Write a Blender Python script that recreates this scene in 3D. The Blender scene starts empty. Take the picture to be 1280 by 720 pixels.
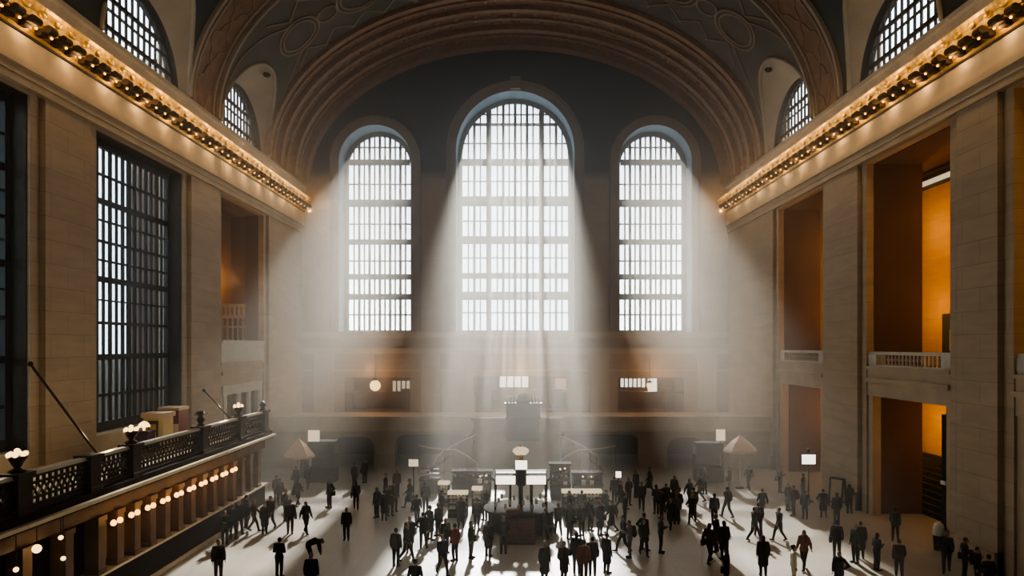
import bpy, bmesh, math, random
from mathutils import Vector, Matrix
random.seed(7)
PI = math.pi
C = bpy.context.scene.collection
V = Vector
F, VX, VY, EYE = 874.0, 644.0, 432.0, 10.0      # focal length and vanishing point in the 1280x720 frame, eye height


def gx(px, y):                                    # across-hall position of a pixel column at distance y
    return (px - VX) * y / F


def gz(py, y):
    return EYE - (py - VY) * y / F


# ------------------------------------------------------------------ materials
def nt(name):
    m = bpy.data.materials.new(name)
    m.use_nodes = True
    t = m.node_tree
    t.nodes.clear()
    out = t.nodes.new('ShaderNodeOutputMaterial')
    return m, t, out


def mat(name, col, rough=0.7, metal=0.0, noise=0.0, scale=3.0, bump=0.0, spec=0.3):
    m, t, out = nt(name)
    b = t.nodes.new('ShaderNodeBsdfPrincipled')
    b.inputs['Roughness'].default_value = rough
    b.inputs['Metallic'].default_value = metal
    b.inputs['Specular IOR Level'].default_value = spec
    t.links.new(b.outputs[0], out.inputs[0])
    b.inputs['Base Color'].default_value = (*col, 1)
    if noise > 0:
        g = t.nodes.new('ShaderNodeNewGeometry')
        n = t.nodes.new('ShaderNodeTexNoise')
        n.inputs['Scale'].default_value = scale
        n.inputs['Detail'].default_value = 5
        t.links.new(g.outputs['Position'], n.inputs['Vector'])
        r = t.nodes.new('ShaderNodeValToRGB')
        r.color_ramp.elements[0].position = 0.3
        r.color_ramp.elements[1].position = 0.7
        r.color_ramp.elements[0].color = (*[c * (1 - noise) for c in col], 1)
        r.color_ramp.elements[1].color = (*[min(1, c * (1 + noise)) for c in col], 1)
        t.links.new(n.outputs['Fac'], r.inputs[0])
        t.links.new(r.outputs[0], b.inputs['Base Color'])
        if bump > 0:
            bp = t.nodes.new('ShaderNodeBump')
            bp.inputs['Strength'].default_value = bump
            bp.inputs['Distance'].default_value = 0.05
            t.links.new(n.outputs['Fac'], bp.inputs['Height'])
            t.links.new(bp.outputs[0], b.inputs['Normal'])
    return m


def stone(name, col, axis, bw=2.4, bh=1.05, zsplit=None, col2=None):
    """ashlar blocks laid in the wall's own plane; above zsplit the wall is painted col2"""
    m, t, out = nt(name)
    b = t.nodes.new('ShaderNodeBsdfPrincipled')
    b.inputs['Roughness'].default_value = 0.75
    b.inputs['Specular IOR Level'].default_value = 0.25
    t.links.new(b.outputs[0], out.inputs[0])
    g = t.nodes.new('ShaderNodeNewGeometry')
    s = t.nodes.new('ShaderNodeSeparateXYZ')
    t.links.new(g.outputs['Position'], s.inputs[0])
    c = t.nodes.new('ShaderNodeCombineXYZ')
    t.links.new(s.outputs[axis], c.inputs[0])
    t.links.new(s.outputs[2], c.inputs[1])
    k = t.nodes.new('ShaderNodeTexBrick')
    k.inputs['Scale'].default_value = 1.0
    k.inputs['Brick Width'].default_value = bw
    k.inputs['Row Height'].default_value = bh
    k.inputs['Mortar Size'].default_value = 0.018
    k.inputs['Mortar Smooth'].default_value = 0.4
    k.inputs['Color1'].default_value = (*[x * 1.04 for x in col], 1)
    k.inputs['Color2'].default_value = (*[x * 0.94 for x in col], 1)
    k.inputs['Mortar'].default_value = (*[x * 0.72 for x in col], 1)
    t.links.new(c.outputs[0], k.inputs['Vector'])
    n = t.nodes.new('ShaderNodeTexNoise')
    n.inputs['Scale'].default_value = 1.0
    n.inputs['Detail'].default_value = 6
    mp = t.nodes.new('ShaderNodeMapping')
    mp.inputs['Scale'].default_value = (0.5, 0.5, 3.0)
    t.links.new(g.outputs['Position'], mp.inputs[0])
    t.links.new(mp.outputs[0], n.inputs['Vector'])
    r = t.nodes.new('ShaderNodeValToRGB')
    r.color_ramp.elements[0].position = 0.3
    r.color_ramp.elements[1].position = 0.7
    r.color_ramp.elements[0].color = (0.88, 0.87, 0.86, 1)
    r.color_ramp.elements[1].color = (1.06, 1.05, 1.04, 1)
    t.links.new(n.outputs['Fac'], r.inputs[0])
    x = t.nodes.new('ShaderNodeMix')
    x.data_type = 'RGBA'
    x.blend_type = 'MULTIPLY'
    x.inputs[0].default_value = 1.0
    t.links.new(k.outputs['Color'], x.inputs[6])
    t.links.new(r.outputs[0], x.inputs[7])
    last = x.outputs[2]
    if zsplit is not None:
        mr = t.nodes.new('ShaderNodeMapRange')
        mr.inputs[1].default_value = zsplit - 0.5
        mr.inputs[2].default_value = zsplit + 0.5
        t.links.new(s.outputs[2], mr.inputs[0])
        y = t.nodes.new('ShaderNodeMix')
        y.data_type = 'RGBA'
        y.inputs[7].default_value = (*col2, 1)
        t.links.new(mr.outputs[0], y.inputs[0])
        t.links.new(last, y.inputs[6])
        last = y.outputs[2]
    t.links.new(last, b.inputs['Base Color'])
    bp = t.nodes.new('ShaderNodeBump')
    bp.inputs['Strength'].default_value = 0.25
    bp.inputs['Distance'].default_value = 0.03
    t.links.new(n.outputs['Fac'], bp.inputs['Height'])
    t.links.new(bp.outputs[0], b.inputs['Normal'])
    return m


def glow(name, col, strength, sampled=False):
    m, t, out = nt(name)
    e = t.nodes.new('ShaderNodeEmission')
    e.inputs[0].default_value = (*col, 1)
    e.inputs[1].default_value = strength
    t.links.new(e.outputs[0], out.inputs[0])
    if not sampled:
        m.cycles.emission_sampling = 'NONE'
    return m


def glass(name, tint=(0.96, 0.98, 1.0), gloss=0.06):
    m, t, out = nt(name)
    a = t.nodes.new('ShaderNodeBsdfTransparent')
    a.inputs[0].default_value = (*tint, 1)
    g = t.nodes.new('ShaderNodeBsdfGlossy')
    g.inputs['Roughness'].default_value = 0.15
    x = t.nodes.new('ShaderNodeMixShader')
    x.inputs[0].default_value = gloss
    t.links.new(a.outputs[0], x.inputs[1])
    t.links.new(g.outputs[0], x.inputs[2])
    t.links.new(x.outputs[0], out.inputs[0])
    return m


M = {}
M['stone_side'] = stone('ashlar_side', (0.50, 0.41, 0.30), 1)
M['stone_far'] = stone('ashlar_far', (0.42, 0.33, 0.23), 0, zsplit=26.6, col2=(0.012, 0.034, 0.044))
M['stone_plain'] = mat('pale_limestone', (0.52, 0.43, 0.31), 0.7, noise=0.12, scale=0.8)
M['surround'] = mat('arch_stone', (0.30, 0.24, 0.19), 0.75, noise=0.15, scale=1.2)
M['reveal'] = mat('painted_reveal', (0.24, 0.34, 0.40), 0.7, noise=0.1)
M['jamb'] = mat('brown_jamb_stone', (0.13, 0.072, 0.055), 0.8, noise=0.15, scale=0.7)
M['warm_wall'] = stone('corridor_stone', (0.50, 0.33, 0.15), 1, 3.0, 1.3)
M['white_trim'] = mat('white_attic_stone', (0.62, 0.60, 0.54), 0.6, noise=0.1)
M['attic'] = mat('grey_attic_stone', (0.30, 0.29, 0.27), 0.7, noise=0.1)
M['gold'] = mat('gilded_moulding', (0.62, 0.40, 0.12), 0.45, 0.35, noise=0.35, scale=4)
M['bronze'] = mat('dark_bronze', (0.045, 0.035, 0.025), 0.45, 0.5, noise=0.25, scale=5)
M['bracket'] = mat('unlit_bracket_stone', (0.040, 0.027, 0.016), 0.9)  # near-black colour carries the unlit look of the bracket undersides
M['iron'] = mat('blackened_iron', (0.018, 0.022, 0.024), 0.5, 0.4)
M['mullion'] = mat('grey_window_metal', (0.34, 0.35, 0.34), 0.6)
M['ceil_blue'] = mat('teal_ceiling_paint', (0.022, 0.040, 0.044), 0.8, noise=0.2, scale=0.3)
M['ceil_brown'] = mat('brown_arch_plaster', (0.21, 0.125, 0.075), 0.75, noise=0.3, scale=1.5, bump=0.3)
M['ceil_rib'] = mat('tan_moulded_rib', (0.30, 0.185, 0.105), 0.7, noise=0.25, scale=2.5)
M['ceil_panel'] = mat('grey_ceiling_panel', (0.11, 0.105, 0.085), 0.8, noise=0.2, scale=0.5)
M['ceil_line'] = mat('cream_ceiling_line', (0.34, 0.29, 0.22), 0.7)
M['lunette_shell'] = mat('pale_lunette_plaster', (0.40, 0.36, 0.29), 0.75, noise=0.12, scale=0.6)
M['glass'] = glass('clear_window_glass')
M['glass_dim'] = glass('dusty_window_glass', (0.80, 0.84, 0.85))


def frosted(name, z0, z1):
    """clear glass above z1 that turns to frosted, light-spreading glass below z0"""
    m, t, out = nt(name)
    g = t.nodes.new('ShaderNodeNewGeometry')
    s = t.nodes.new('ShaderNodeSeparateXYZ')
    t.links.new(g.outputs['Position'], s.inputs[0])
    mr = t.nodes.new('ShaderNodeMapRange')
    mr.inputs[1].default_value = z0
    mr.inputs[2].default_value = z1
    mr.inputs[3].default_value = 0.70
    mr.inputs[4].default_value = 0.08
    t.links.new(s.outputs[2], mr.inputs[0])
    a = t.nodes.new('ShaderNodeBsdfTransparent')
    b = t.nodes.new('ShaderNodeBsdfTranslucent')
    b.inputs[0].default_value = (0.55, 0.57, 0.56, 1)
    x = t.nodes.new('ShaderNodeMixShader')
    t.links.new(mr.outputs[0], x.inputs[0])
    t.links.new(a.outputs[0], x.inputs[1])
    t.links.new(b.outputs[0], x.inputs[2])
    t.links.new(x.outputs[0], out.inputs[0])
    return m


M['glass_frosted'] = frosted('beam_trim_frosted_glass', 12.5, 21.5)  # frosting added low down to trim the sunbeams of the side windows
M['cream_edge'] = mat('cream_marble_edge', (0.72, 0.64, 0.48), 0.35, noise=0.1)
M['office'] = mat('brown_marble_office', (0.20, 0.125, 0.075), 0.5, noise=0.25, scale=1.2)
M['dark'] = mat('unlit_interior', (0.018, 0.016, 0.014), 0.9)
M['amber_glass'] = glow('amber_office_window', (1.0, 0.50, 0.16), 0.10)
M['bulb'] = glow('warm_bulb', (1.0, 0.52, 0.16), 2.6)
M['lamp_white'] = glow('warm_white_globe', (1.0, 0.68, 0.30), 2.0)
M['panel_white'] = glow('lit_white_panel', (1.0, 0.92, 0.76), 1.6)
M['panel_cream'] = glow('lit_cream_panel', (1.0, 0.80, 0.52), 0.65)
M['panel_amber'] = glow('lit_amber_panel', (1.0, 0.55, 0.25), 0.45)
M['red_wood'] = mat('red_brown_wood', (0.15, 0.05, 0.035), 0.45, noise=0.3, scale=6)
M['black_wood'] = mat('dark_counter_wood', (0.030, 0.022, 0.018), 0.85, noise=0.2, spec=0.1)
M['maroon'] = mat('maroon_panel', (0.17, 0.022, 0.02), 0.6)
M['cream_panel'] = mat('cream_panel', (0.62, 0.47, 0.22), 0.6)
M['plum'] = mat('plum_cloth', (0.05, 0.018, 0.03), 0.8)
M['canvas'] = mat('cream_canvas', (0.60, 0.46, 0.33), 0.8)
M['canvas_pink'] = mat('pale_pink_canvas', (0.66, 0.47, 0.39), 0.8)
M['steel'] = mat('pale_steel', (0.55, 0.52, 0.45), 0.35, 0.6)
M['white'] = mat('white_enamel', (0.75, 0.74, 0.70), 0.5)
M['view_block'] = mat('dark_view_block', (0.05, 0.05, 0.05), 0.9)
M['skin'] = mat('skin', (0.36, 0.22, 0.15), 0.6)
M['lips'] = mat('lips', (0.25, 0.09, 0.07), 0.5)
M['eye'] = mat('eye', (0.02, 0.015, 0.012), 0.3)
for n_, c_ in dict(black=(0.012, 0.012, 0.013), charcoal=(0.028, 0.028, 0.03), navy=(0.014, 0.02, 0.04), brown=(0.05, 0.03, 0.02),
                   olive=(0.035, 0.04, 0.022), grey=(0.09, 0.09, 0.09), red=(0.22, 0.025, 0.02), rust=(0.20, 0.07, 0.04),
                   white=(0.62, 0.58, 0.46), tan=(0.24, 0.17, 0.10), green=(0.02, 0.05, 0.03)).items():
    M['cloth_' + n_] = mat('cloth_' + n_, c_, 0.85)
for n_, c_ in dict(dark=(0.012, 0.009, 0.007), brown=(0.05, 0.028, 0.015), fair=(0.22, 0.14, 0.06), grey=(0.2, 0.19, 0.18)).items():
    M['hair_' + n_] = mat('hair_' + n_, c_, 0.6)


def floor_material():
    m, t, out = nt('pale_marble_floor')
    b = t.nodes.new('ShaderNodeBsdfPrincipled')
    t.links.new(b.outputs[0], out.inputs[0])
    g = t.nodes.new('ShaderNodeNewGeometry')
    k = t.nodes.new('ShaderNodeTexBrick')
    k.offset = 0
    k.inputs['Scale'].default_value = 1
    k.inputs['Brick Width'].default_value = 1.2
    k.inputs['Row Height'].default_value = 1.2
    k.inputs['Mortar Size'].default_value = 0.012
    k.inputs['Color1'].default_value = (0.43, 0.405, 0.345, 1)
    k.inputs['Color2'].default_value = (0.40, 0.375, 0.32, 1)
    k.inputs['Mortar'].default_value = (0.33, 0.305, 0.26, 1)
    t.links.new(g.outputs['Position'], k.inputs['Vector'])
    n = t.nodes.new('ShaderNodeTexNoise')
    n.inputs['Scale'].default_value = 0.35
    n.inputs['Detail'].default_value = 6
    t.links.new(g.outputs['Position'], n.inputs['Vector'])
    r = t.nodes.new('ShaderNodeValToRGB')
    r.color_ramp.elements[0].color = (0.8, 0.8, 0.8, 1)
    r.color_ramp.elements[1].color = (1.1, 1.1, 1.1, 1)
    t.links.new(n.outputs['Fac'], r.inputs[0])
    x = t.nodes.new('ShaderNodeMix')
    x.data_type = 'RGBA'
    x.blend_type = 'MULTIPLY'
    x.inputs[0].default_value = 1
    t.links.new(k.outputs['Color'], x.inputs[6])
    t.links.new(r.outputs[0], x.inputs[7])
    t.links.new(x.outputs[2], b.inputs['Base Color'])
    b.inputs['Roughness'].default_value = 0.42
    b.inputs['Specular IOR Level'].default_value = 0.4
    return m


M['floor'] = floor_material()


# ------------------------------------------------------------------ mesh building
class MB:
    def __init__(self):
        self.bm = bmesh.new()

    def box(self, x0, x1, y0, y1, z0, z1):
        b = self.bm
        x0, x1 = min(x0, x1), max(x0, x1)
        v = [b.verts.new((x, y, z)) for x in (x0, x1) for y in (y0, y1) for z in (z0, z1)]
        for f in ((0, 1, 3, 2), (4, 6, 7, 5), (0, 4, 5, 1), (2, 3, 7, 6), (0, 2, 6, 4), (1, 5, 7, 3)):
            b.faces.new([v[i] for i in f])
        return self

    def bar(self, p, q, w, h=None):
        """square bar from p to q"""
        h = h or w
        p, q = V(p), V(q)
        d = (q - p).normalized()
        u = V((0, 0, 1)) if abs(d.z) < 0.9 else V((0, 1, 0))
        a = d.cross(u).normalized() * (w / 2)
        c = a.cross(d).normalized() * (h / 2)
        vs = [self.bm.verts.new(e + s * a + t * c) for e in (p, q) for s, t in ((-1, -1), (1, -1), (1, 1), (-1, 1))]
        for i in range(4):
            j = (i + 1) % 4
            self.bm.faces.new((vs[i], vs[j], vs[4 + j], vs[4 + i]))
        self.bm.faces.new(vs[3::-1])
        self.bm.faces.new(vs[4:])
        return self

    def tube(self, pts, r, n=6, closed=False):
        pts = [V(p) for p in pts]
        rings = []
        L = len(pts)
        for i, p in enumerate(pts):
            a = pts[(i - 1) % L] if (closed or i > 0) else p
            c = pts[(i + 1) % L] if (closed or i < L - 1) else p
            d = (c - a).normalized()
            u = V((0, 0, 1)) if abs(d.z) < 0.95 else V((0, 1, 0))
            e = d.cross(u).normalized()
            f = e.cross(d).normalized()
            rr = r[i] if isinstance(r, (list, tuple)) else r
            rings.append([self.bm.verts.new(p + rr * (math.cos(2 * PI * k / n) * e + math.sin(2 * PI * k / n) * f)) for k in range(n)])
        for i in range(L if closed else L - 1):
            A, B = rings[i], rings[(i + 1) % L]
            for k in range(n):
                self.bm.faces.new((A[k], A[(k + 1) % n], B[(k + 1) % n], B[k]))
        if not closed:
            self.bm.faces.new(rings[0][::-1])
            self.bm.faces.new(rings[-1])
        return self

    def lathe(self, prof, n=16, at=(0, 0, 0)):
        """prof: (radius, z) from bottom to top"""
        at = V(at)
        rings = []
        for r, z in prof:
            if r < 1e-5:
                rings.append([self.bm.verts.new(at + V((0, 0, z)))])
            else:
                rings.append([self.bm.verts.new(at + V((r * math.cos(2 * PI * k / n), r * math.sin(2 * PI * k / n), z))) for k in range(n)])
        for A, B in zip(rings, rings[1:]):
            for k in range(n):
                j = (k + 1) % n
                if len(A) == 1 and len(B) == 1:
                    continue
                if len(A) == 1:
                    self.bm.faces.new((A[0], B[j], B[k]))
                elif len(B) == 1:
                    self.bm.faces.new((A[k], A[j], B[0]))
                else:
                    self.bm.faces.new((A[k], A[j], B[j], B[k]))
        if len(rings[0]) > 1:
            self.bm.faces.new(rings[0][::-1])
        if len(rings[-1]) > 1:
            self.bm.faces.new(rings[-1])
        return self

    def ball(self, c, r, n=10, m=7, sc=(1, 1, 1)):
        c = V(c)
        prof = [(r * math.sin(PI * i / m), -r * math.cos(PI * i / m)) for i in range(m + 1)]
        k0 = len(self.bm.verts)
        self.lathe(prof, n)
        self.bm.verts.ensure_lookup_table()
        for v in self.bm.verts[k0:]:
            v.co = V((v.co.x * sc[0], v.co.y * sc[1], v.co.z * sc[2])) + c
        return self

    def capsule(self, p, q, r1, r2, n=10, sc=(1, 1)):
        """tapered round-ended limb; sc squashes it across x and y"""
        p, q = V(p), V(q)
        d = q - p
        L = max(d.length, 1e-4)
        rot = d.to_track_quat('Z', 'Y').to_matrix()
        prof = []
        for i in range(5):
            a = PI / 2 * i / 4
            prof.append((r1 * math.sin(a), -r1 * math.cos(a)))
        for i in range(5):
            a = PI / 2 * i / 4
            prof.append((r2 * math.cos(a), L + r2 * math.sin(a)))
        prof[0], prof[-1] = (0, prof[0][1]), (0, prof[-1][1])
        k0 = len(self.bm.verts)
        self.lathe(prof, n)
        self.bm.verts.ensure_lookup_table()
        mid = (p + q) / 2
        for v in self.bm.verts[k0:]:
            w = rot @ v.co + p
            v.co = V((mid.x + (w.x - mid.x) * sc[0], mid.y + (w.y - mid.y) * sc[1], w.z))
        return self

    def extrude_y(self, prof, y0, y1):
        """closed (x, z) profile swept along y"""
        A = [self.bm.verts.new((x, y0, z)) for x, z in prof]
        B = [self.bm.verts.new((x, y1, z)) for x, z in prof]
        n = len(prof)
        for i in range(n):
            j = (i + 1) % n
            self.bm.faces.new((A[i], A[j], B[j], B[i]))
        self.bm.faces.new(A[::-1])
        self.bm.faces.new(B)
        return self

    def strip(self, A, B):
        a = [self.bm.verts.new(p) for p in A]
        b = [self.bm.verts.new(p) for p in B]
        for i in range(len(a) - 1):
            self.bm.faces.new((a[i], a[i + 1], b[i + 1], b[i]))
        return self

    def fill(self, loops):
        """planar face bounded by the first loop with the others as holes"""
        es = []
        for lp in loops:
            vs = [self.bm.verts.new(p) for p in lp]
            for i in range(len(vs)):
                es.append(self.bm.edges.new((vs[i], vs[(i + 1) % len(vs)])))
        bmesh.ops.triangle_fill(self.bm, use_beauty=True, edges=es)
        return self

    def build(self, name, m, parent=None, smooth=False, loc=None, kind=None, label=None):
        bmesh.ops.recalc_face_normals(self.bm, faces=self.bm.faces)
        me = bpy.data.meshes.new(name)
        self.bm.to_mesh(me)
        self.bm.free()
        if smooth:
            for p in me.polygons:
                p.use_smooth = True
        me.materials.append(m)
        o = bpy.data.objects.new(name, me)
        C.objects.link(o)
        if parent is not None:
            o.parent = parent
        if loc is not None:
            o.location = loc
        if kind:
            o['kind'] = kind
        if label:
            o['label'] = label
        return o


def tag(o, label, cat, group=None):
    o['label'] = label
    o['category'] = cat
    if group:
        o['group'] = group
    return o


def thing(name, label, cat, loc=(0, 0, 0), rz=0.0, group=None):
    o = bpy.data.objects.new(name, None)
    C.objects.link(o)
    o.location = loc
    o.rotation_euler = (0, 0, rz)
    return tag(o, label, cat, group)


def dup(root, loc, rz=0.0, label=None, parent=None):
    r = root.copy()
    C.objects.link(r)
    r.location = loc
    r.rotation_euler = (0, 0, rz)
    if label:
        r['label'] = label
    if parent:
        r.parent = parent
    for ch in list(root.children):
        c = ch.copy()
        C.objects.link(c)
        c.parent = r
        for g in list(ch.children):
            d = g.copy()
            C.objects.link(d)
            d.parent = c
    return r


def holder(name):
    o = bpy.data.objects.new(name, None)
    C.objects.link(o)
    o['kind'] = 'structure'
    return o


# ------------------------------------------------------------------ the hall: sizes
W = 21.0                 # half width
FAR, NEAR = 68.0, -12.0
Z0, VA, VB = 25.7, 20.6, 13.7      # vault springing, half axes
OPEN = {-1: [(20.0, 30.1), (34.9, 44.0), (49.7, 58.1)], 1: [(19.0, 29.3), (33.6, 41.6), (47.5, 55.5)]}
THICK = {-1: 1.4, 1: 3.2}
TOPZ = 20.8


def wall_side(s):
    """piers, lintels and sills of one long wall"""
    mb = MB()
    a, b = s * W, s * (W + THICK[s])
    y = NEAR
    for (o0, o1) in OPEN[s]:
        mb.box(a, b, y, o0, 0, 25.6)
        mb.box(a, b, o0, o1, TOPZ, 25.6)
        y = o1
    mb.box(a, b, y, FAR, 0, 25.6)
    # pilaster plates on the piers
    ys = [NEAR] + [v for o in OPEN[s] for v in o] + [FAR]
    for i in range(0, len(ys), 2):
        p0, p1 = ys[i] + (0.75 if i else 0), ys[i + 1] - (0.75 if i + 1 < len(ys) - 1 else 0)
        mb.box(a, a - s * 0.28, p0, p1, 0, 21.0)
        mb.box(a, a - s * 0.42, p0, p1, 0, 1.1)
    # raised surround round each opening
    for (o0, o1) in OPEN[s]:
        for y0, y1 in ((o0 - 0.45, o0), (o1, o1 + 0.45)):
            mb.box(a, a - s * 0.10, y0, y1, 0, TOPZ)
        mb.box(a, a - s * 0.10, o0 - 0.45, o1 + 0.45, TOPZ, TOPZ + 0.12)
    return mb.build('wall_left' if s < 0 else 'wall_right', M['stone_side'], kind='structure')


WALL = {s: wall_side(s) for s in (-1, 1)}

# brown jamb linings (the cheeks of the deep right-hand openings) and the mid-height bridges
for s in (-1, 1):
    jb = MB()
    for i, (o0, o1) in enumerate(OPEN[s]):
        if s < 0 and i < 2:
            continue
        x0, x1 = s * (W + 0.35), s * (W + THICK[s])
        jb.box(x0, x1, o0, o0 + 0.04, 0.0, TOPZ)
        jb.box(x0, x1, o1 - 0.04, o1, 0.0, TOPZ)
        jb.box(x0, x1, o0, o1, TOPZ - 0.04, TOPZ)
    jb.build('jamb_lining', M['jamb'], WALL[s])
    for i, (o0, o1) in enumerate(OPEN[s]):
        if s < 0 and i < 2:
            continue
        br = MB()
        br.box(s * (W - 0.05), s * (W + THICK[s] + 4), o0, o1, 7.05, 8.75)
        br.box(s * (W - 0.22), s * (W + 0.1), o0, o1, 7.85, 8.1)
        br.box(s * (W - 0.14), s * (W + 0.1), o0, o1, 8.62, 8.8)
        for y0, y1 in ((o0, o0 + 0.5), (o1 - 0.5, o1)):
            br.box(s * (W + 0.02), s * (W + 0.5), y0, y1, 0, 7.1)
        br.build('bridge_lintel', M['stone_plain'], WALL[s])

# corridors behind the piers
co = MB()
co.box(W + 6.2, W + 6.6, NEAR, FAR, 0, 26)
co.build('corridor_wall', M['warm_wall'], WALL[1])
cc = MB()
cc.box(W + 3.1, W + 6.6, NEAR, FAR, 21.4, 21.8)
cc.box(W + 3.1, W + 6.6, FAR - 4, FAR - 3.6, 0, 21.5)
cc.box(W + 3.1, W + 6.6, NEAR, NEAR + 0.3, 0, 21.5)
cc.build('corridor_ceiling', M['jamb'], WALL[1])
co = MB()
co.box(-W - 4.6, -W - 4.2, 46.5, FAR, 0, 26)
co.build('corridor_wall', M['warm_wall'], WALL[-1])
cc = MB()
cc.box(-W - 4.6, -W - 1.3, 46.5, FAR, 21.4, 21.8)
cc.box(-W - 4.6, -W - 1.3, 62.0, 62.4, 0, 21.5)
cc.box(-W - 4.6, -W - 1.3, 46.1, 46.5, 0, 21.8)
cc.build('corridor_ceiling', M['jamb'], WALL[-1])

fl = MB()
fl.box(-W - 7, W + 7, NEAR, FAR + 6, -0.3, 0)
fl.build('floor', M['floor'], kind='structure')
MB().box(-W - 7, W + 7, NEAR - 0.4, NEAR, 0, 42).build('wall_near', M['stone_far'], kind='structure')

# ------------------------------------------------------------------ entablature, cornice and attic
def cornice(s, idx):
    t = holder('trim_%d' % idx)
    X = lambda p: s * (W - p)
    pr = [(-0.05, 20.92), (0.40, 20.92), (0.40, 21.25), (0.46, 21.25), (0.46, 21.55), (0.60, 21.60), (0.60, 21.90), (0.42, 21.98), (0.42, 23.0), (-0.05, 23.0)]
    MB().extrude_y([(X(p), z) for p, z in pr], NEAR, FAR).build('architrave', M['stone_plain'], t)
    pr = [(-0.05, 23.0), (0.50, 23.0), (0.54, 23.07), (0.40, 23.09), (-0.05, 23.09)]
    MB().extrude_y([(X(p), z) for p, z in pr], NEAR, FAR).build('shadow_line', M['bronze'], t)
    pr = [(-0.05, 23.09), (0.48, 23.09), (0.58, 23.2), (0.58, 23.28), (0.66, 23.3), (0.66, 23.42), (-0.05, 23.42)]
    MB().extrude_y([(X(p), z) for p, z in pr], NEAR, FAR).build('bed_moulding', M['gold'], t)
    pr = [(-0.05, 23.42), (1.02, 23.42), (1.02, 23.52), (1.08, 23.54), (1.16, 23.80), (1.30, 24.02), (1.34, 24.16), (0.5, 24.3), (-0.05, 24.3)]
    MB().extrude_y([(X(p), z) for p, z in pr], NEAR, FAR).build('gilded_corona', M['gold'], t)
    pr = [(-0.05, 24.3), (0.55, 24.3), (0.55, 25.15), (0.68, 25.25), (0.68, 25.5), (0.40, 25.65), (-0.05, 25.65)]
    MB().extrude_y([(X(p), z) for p, z in pr], NEAR, FAR).build('attic_band', M['attic'], t)
    # dark scrolled brackets under the corona, a gilt leaf above and one bulb between each pair
    br = MB()
    br.box(0, 0.62, -0.2, 0.2, 0.12, 0.32)
    br.box(0, 0.3, -0.16, 0.16, -0.02, 0.14)
    br.tube([(0.62, -0.22, 0.22), (0.62, 0.22, 0.22)], 0.17, 8)
    br.tube([(0.24, -0.20, 0.06), (0.24, 0.20, 0.06)], 0.10, 8)
    b0 = br.build('bracket', M['bracket'], t)
    leaf = MB()
    leaf.ball((0, 0, 0.06), 0.2, 8, 6, (0.5, 1.3, 1.0))
    leaf.ball((0.03, 0, 0.22), 0.11, 8, 5)
    l0 = leaf.build('acanthus_leaf', M['gold'], t, smooth=True)
    bl = MB()
    bl.ball((0, 0, 0), 0.06, 8, 6)
    g0 = bl.build('bulb', M['bulb'], t, smooth=True)
    sc = -1 if s > 0 else 1
    n = 50
    for i in range(n):
        y = 19.0 + i * (FAR - 19.4) / (n - 0.5)
        for o, dx, dy, dz in ((b0, 0.62, 0, 23.18), (g0, 0.92, 0.49, 23.30), (l0, 1.20, 0.49, 23.86)):
            c = o if i == 0 else o.copy()
            if i:
                C.objects.link(c)
            c.location = (X(dx), y + dy, dz)
            c.scale = (sc, 1, 1)
    return t


cornice(-1, 1)
cornice(1, 2)


# ------------------------------------------------------------------ vault
def vx(z):
    return VA * math.sqrt(max(0.0, 1 - ((z - Z0) / VB) ** 2))


def vpt(s, th, y, off=0.0):
    """point on the vault; th = 0 at the springing, pi/2 at the crown; off moves it into the hall"""
    p = V((s * VA * math.cos(th), y, Z0 + VB * math.sin(th)))
    if off:
        n = V((math.cos(th) / VA * s, 0, math.sin(th) / VB)).normalized()
        p -= n * off
    return p


LUN = {-1: [(11.0, 4.65), (25.3, 4.65), (39.4, 4.65), (53.6, 4.65)], 1: [(10.2, 4.65), (24.4, 4.65), (38.4, 4.65), (52.6, 4.65)]}
LH = 5.6


def vault_zone(y0, y1, name, m):
    mb = MB()
    for s in (-1, 1):
        cuts = {y0, y1}
        for yc, R in LUN[s]:
            for k in range(33):
                y = yc - R * math.cos(PI * k / 32)
                if y0 < y < y1:
                    cuts.add(y)
        for k in range(1, 12):
            cuts.add(y0 + (y1 - y0) * k / 12)
        ys = sorted(cuts)
        NR = 40
        cols = []
        for y in ys:
            zb = Z0
            for yc, R in LUN[s]:
                if abs(y - yc) < R:
                    zb = Z0 + LH * math.sqrt(max(0, 1 - ((y - yc) / R) ** 2))
            t0 = math.asin((zb - Z0) / VB)
            cols.append([mb.bm.verts.new(vpt(s, t0 + (PI / 2 - t0) * j / NR, y)) for j in range(NR + 1)])
        for A, B in zip(cols, cols[1:]):
            for j in range(NR):
                mb.bm.faces.new((A[j], A[j + 1], B[j + 1], B[j]))
    bmesh.ops.remove_doubles(mb.bm, verts=mb.bm.verts, dist=1e-4)
    return mb.build(name, m, smooth=True, kind='structure')


vault_zone(NEAR, 43.9, 'ceiling', M['ceil_blue'])
arch_band = vault_zone(43.9, 48.3, 'ceiling_band', M['ceil_brown'])
panel_zone = vault_zone(48.3, 57.7, 'ceiling_panel', M['ceil_panel'])
end_arch = vault_zone(57.7, FAR, 'ceiling_arch', M['ceil_brown'])


def arch_rib(mb, ya, yb, d, lo=0.0, n=48):
    """raised moulding running round the vault between ya and yb, standing d proud"""
    for s in (-1, 1):
        R = [[], [], [], []]
        for k in range(n + 1):
            th = lo + (PI / 2 - lo) * k / n
            R[0].append(vpt(s, th, ya, -0.05))
            R[1].append(vpt(s, th, ya, d))
            R[2].append(vpt(s, th, yb, d))
            R[3].append(vpt(s, th, yb, -0.05))
        for i in range(3):
            mb.strip(R[i], R[i + 1])


def arc_table():
    t, out = 0.0, [(0.0, 0.0)]
    prev = V((VA, 0, Z0))
    for k in range(1, 401):
        th = PI / 2 * k / 400
        p = vpt(1, th, 0)
        t += (p - prev).length
        prev = p
        out.append((t, th))
    return out


ARC = arc_table()


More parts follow.
